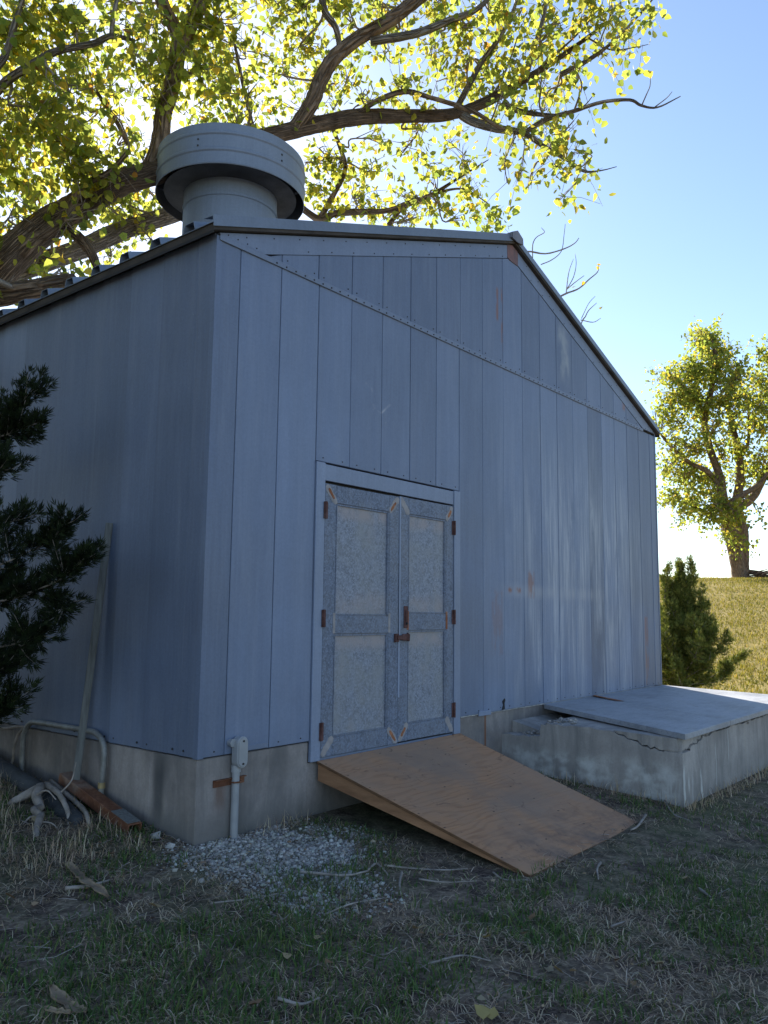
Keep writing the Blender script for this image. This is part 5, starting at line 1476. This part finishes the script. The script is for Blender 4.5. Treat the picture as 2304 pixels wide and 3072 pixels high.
rgl = np.random.default_rng(77)
def scatter(n, extra=0.0):
    x, y = rgl.uniform(-2.9, 6.5, n), rgl.uniform(-4.2, 2.2, n)
    w = (.25 + .75 * (vnoise(x * 1.9, y * 1.9, 51) > .5)) * view_fall(x, y) + extra * np.exp(-((x + .6) ** 2 + (y - .4) ** 2) / .5)
    k = (rgl.random(n) < w) & ~blocked(x, y); return x[k], y[k]
lx, ly_ = scatter(5200, .6)
n = len(lx); sz = rgl.gamma(3, .0062, n).clip(.006, .045)
B_ = rot_basis(n, 0, rgl); B_[:, :, 2] = 0; B_[:, 2, :] *= .35
Vl = np.einsum('nij,kj->nki', B_, LEAF_V - LEAF_V.mean(0)) * sz[:, None, None] + np.stack([lx, ly_, ground_z(lx, ly_) + .012 + rgl.uniform(0, .02, n)], -1)[:, None]
Fl = (LEAF_F[None] + (np.arange(n) * 6)[:, None, None]).reshape(-1, 3)
Cl = leaf_cols(n, [(.26, .17, .10), (.38, .27, .17), (.15, .10, .07), (.45, .36, .25)], [4, 3, 3, 1.5], rgl, .3)
tag(raw_mesh('leaf_litter', Vl.reshape(-1, 3), Fl, M['deadleaf'], None, np.repeat(Cl, 6, 0)), 'crumbled brown leaf litter strewn through the lawn', 'leaf litter', kind='stuff')
TL_ = Twigs(); lx, ly_ = scatter(2600, .8)
for x, y in zip(lx, ly_):
    a = rgl.uniform(0, 6.28); ln = rgl.gamma(3, .018); b_ = a + rgl.uniform(-.6, .6)
    p = np.array([[x, y, 0], [x + math.cos(a) * ln, y + math.sin(a) * ln, 0], [x + math.cos(a) * ln + math.cos(b_) * ln, y + math.sin(a) * ln + math.sin(b_) * ln, 0]])
    p[:, 2] = ground_z(p[:, 0], p[:, 1]) + rgl.uniform(.006, .03, 3)
    rr = rgl.uniform(.0012, .0032); TL_.add(p, rr, rr * .5)
tag(raw_mesh('twig_litter', np.vstack(TL_.V), np.vstack(TL_.F), M['drywood']), 'tiny dry twigs strewn through the shaded lawn', 'twig litter', kind='stuff')

# ---------------------------------------------------------------- litter: sticks, bark, fallen leaves
def stick(px, r, label, h=.012, mat='drywood', seedk=0):
    pts = []
    for i, (u, v) in enumerate(px):
        p = gpl(u, v, h + rng.uniform(0, .012)); pts.append((*p, r * (1 - .55 * i / (len(px) - 1))))
    sp = spline(pts, 5); b = MB(); b.tube(sp[:, :3], sp[:, 3], 6, wob=.25)
    return tag(b.build('stick', M[mat], None, smooth=True, origin=tuple(np.array(pts[0][:3]))), label, 'stick', 'dead sticks on the ground')
for px, r, lb in (
    ([(640, 1888), (690, 1896), (750, 1898), (795, 1888)], .011, 'curved pale stick across the front of the gravel'),
    ([(795, 1888), (812, 1872), (828, 1885), (840, 1898)], .008, 'short crooked stick right of the gravel edge'),
    ([(830, 1877), (880, 1880), (960, 1884), (1010, 1882)], .007, 'long thin stick near the ramp, on bare soil'),
    ([(868, 1890), (863, 1915), (866, 1940)], .009, 'upright looking stick below the ramp side on dark soil'),
    ([(905, 1905), (960, 1915), (1030, 1912)], .006, 'slender twig under the ramp side board'),
    ([(1065, 1890), (1090, 1905), (1140, 1908)], .006, 'forked twig just below the ramp corner'),
    ([(1395, 1765), (1378, 1790), (1362, 1800)], .012, 'pale stick touching the far lower corner of the ramp'),
    ([(1298, 1868), (1290, 1885), (1293, 1905)], .010, 'short bent stick in the straw right of the ramp'),
    ([(1510, 1925), (1535, 1945)], .011, 'stubby dark stick in the grass at right'),
    ([(1435, 1732), (1455, 1762), (1490, 1778)], .009, 'thin dark branch by the vault corner'),
    ([(700, 1982), (760, 1962), (830, 1945)], .006, 'long straight twig in the lawn below the gravel'),
    ([(140, 1928), (190, 1922), (236, 1908)], .013, 'pale broken stick beneath the long bark strip'),
    ([(455, 1960), (560, 1945), (620, 1935)], .005, 'fine dry twig in the grass left of the gravel'),
    ([(1320, 2008), (1350, 1998)], .007, 'small pale twig in the lawn right of centre'),
    ([(930, 2090), (1000, 2070), (1060, 2085)], .006, 'thin curved twig in the lawn below the ramp'),
    ([(600, 2170), (650, 2180), (690, 2168)], .008, 'grey curved twig near the bottom of the lawn')):
    stick(px, r, lb)
def bark(px, w, label):
    b = MB(); P = np.array([gpl(u, v, .02) for u, v in px]); P[:, 2] += rng.uniform(0, .02, len(P))
    sp = spline(P, 4); T = np.gradient(sp, axis=0); T /= np.linalg.norm(T, axis=1)[:, None]
    S2 = np.cross(T, [0, 0, 1.0]); S2 /= np.linalg.norm(S2, axis=1)[:, None]
    v = []; n = len(sp)
    for i in range(n):
        ww = w * (.45 + .75 * rng.random()) * (1 if 0 < i < n - 1 else .4)
        for k, (s, zz) in enumerate(((-1, .012), (-.4, .003), (.4, .002), (1, .010))):
            v.append(sp[i] + S2[i] * s * ww + np.array([0, 0, zz + rng.uniform(-.004, .004)]))
        for k, (s, zz) in enumerate(((1, .004), (-1, .005))):
            v.append(sp[i] + S2[i] * s * ww + np.array([0, 0, zz]))
    f = []
    for i in range(n - 1):
        for k in range(6):
            f.append((i * 6 + k, i * 6 + (k + 1) % 6, (i + 1) * 6 + (k + 1) % 6, (i + 1) * 6 + k))
    f += [tuple(range(6)), tuple(range(6 * n - 1, 6 * n - 7, -1))]
    b.add(v, f)
    return tag(b.build('bark_strip', M['barkstrip'], None, origin=tuple(P[0])), label, 'bark', 'fallen bark pieces')
bark([(143, 1872), (165, 1895), (180, 1918), (208, 1935), (232, 1952)], .024, 'long flaked tan bark strip in the dry grass')
bark([(108, 2150), (130, 2175), (160, 2195), (185, 2205)], .024, 'pale bark piece lying at the bottom left of the lawn')
bark([(95, 2195), (120, 2202), (150, 2210)], .013, 'small bark flake beside the bottom bark piece')
def fallen(u, v, s, c, label, k):
    rg = np.random.default_rng(200 + k)
    vv_ = LEAF_V * s; vv_ = vv_ - vv_.mean(0)
    vv_[:, 2] += np.array([0, .22, .1, .30, .12, -.02]) * s * rg.uniform(.5, 1.4)
    a = rg.uniform(0, 6.28); ca, sa = math.cos(a), math.sin(a); tl = rg.uniform(-.6, .6)
    Rz = np.array([[ca, -sa, 0], [sa, ca, 0], [0, 0, 1]]); Rx = np.array([[1, 0, 0], [0, math.cos(tl), -math.sin(tl)], [0, math.sin(tl), math.cos(tl)]])
    V = vv_ @ (Rz @ Rx).T
    p = gpl(u, v, .028)
    th_ = .0008
    V2 = np.vstack([V, V - np.array([0, 0, th_])]) + p
    F = np.vstack([LEAF_F, LEAF_F[:, ::-1] + 6])
    o = raw_mesh('fallen_leaf', V2, F, M['deadleaf'], None, np.tile(np.array(c), (12, 1)) * rg.uniform(.85, 1.15), origin=tuple(p))
    return tag(o, label, 'leaf', 'fallen cottonwood leaves')
TAN, YEL, BRN = (.40, .31, .18), (.46, .37, .15), (.27, .17, .10)
for k, (u, v, s, c, lb) in enumerate((
    (332, 1970, .075, TAN, 'large tan leaf right of the bark strip tip'),
    (905, 2020, .08, TAN, 'crumpled tan leaf in the lawn below the ramp'),
    (1052, 2037, .055, YEL, 'small yellowish leaf in the lawn below the ramp corner'),
    (1043, 2205, .08, YEL, 'bright yellow leaf at the bottom edge of the lawn'),
    (1065, 2209, .06, YEL, 'smaller yellow leaf touching the bright bottom leaf'),
    (1205, 2112, .06, TAN, 'pale tan leaf low in the lawn at right'),
    (1188, 2110, .05, (.5, .47, .42), 'whitish dry leaf next to a tan leaf low at right'),
    (1340, 2086, .06, BRN, 'brown curled leaf in the lawn right of centre'),
    (1425, 2096, .05, TAN, 'small beige leaf in the right hand lawn'),
    (445, 2020, .05, BRN, 'reddish brown leaf in the green grass at left'),
    (550, 2185, .06, BRN, 'dull brown leaf near the bottom left centre'),
    (620, 2080, .05, TAN, 'small tan leaf in the dark green grass'),
    (710, 2095, .055, BRN, 'folded brown leaf in the lawn near the centre'),
    (240, 1855, .05, BRN, 'brown leaf in the straw above the bark strip'),
    (75, 1778, .06, TAN, 'tan leaf beside the forked dead branch'),
    (372, 1800, .06, TAN, 'pale leaf in the dry grass left of the channel end'),
    (1480, 1908, .045, TAN, 'tan leaf by the stubby dark stick'),
    (1150, 1995, .05, BRN, 'brown leaf in the lawn under the ramp foot'),
    (700, 2030, .045, (.5, .42, .3), 'light beige leaf in the left centre lawn'),
    (20, 1950, .07, BRN, 'broad brown leaf at the left edge of the lawn'),
    (545, 1738, .05, BRN, 'curled brown leaf on the gravel by the conduit'))):
    fallen(u, v, s, c, lb, k)
print('leaves', NLEAF, 'tris approx', sum(len(o.data.polygons) for o in COL.objects if o.type == 'MESH'))
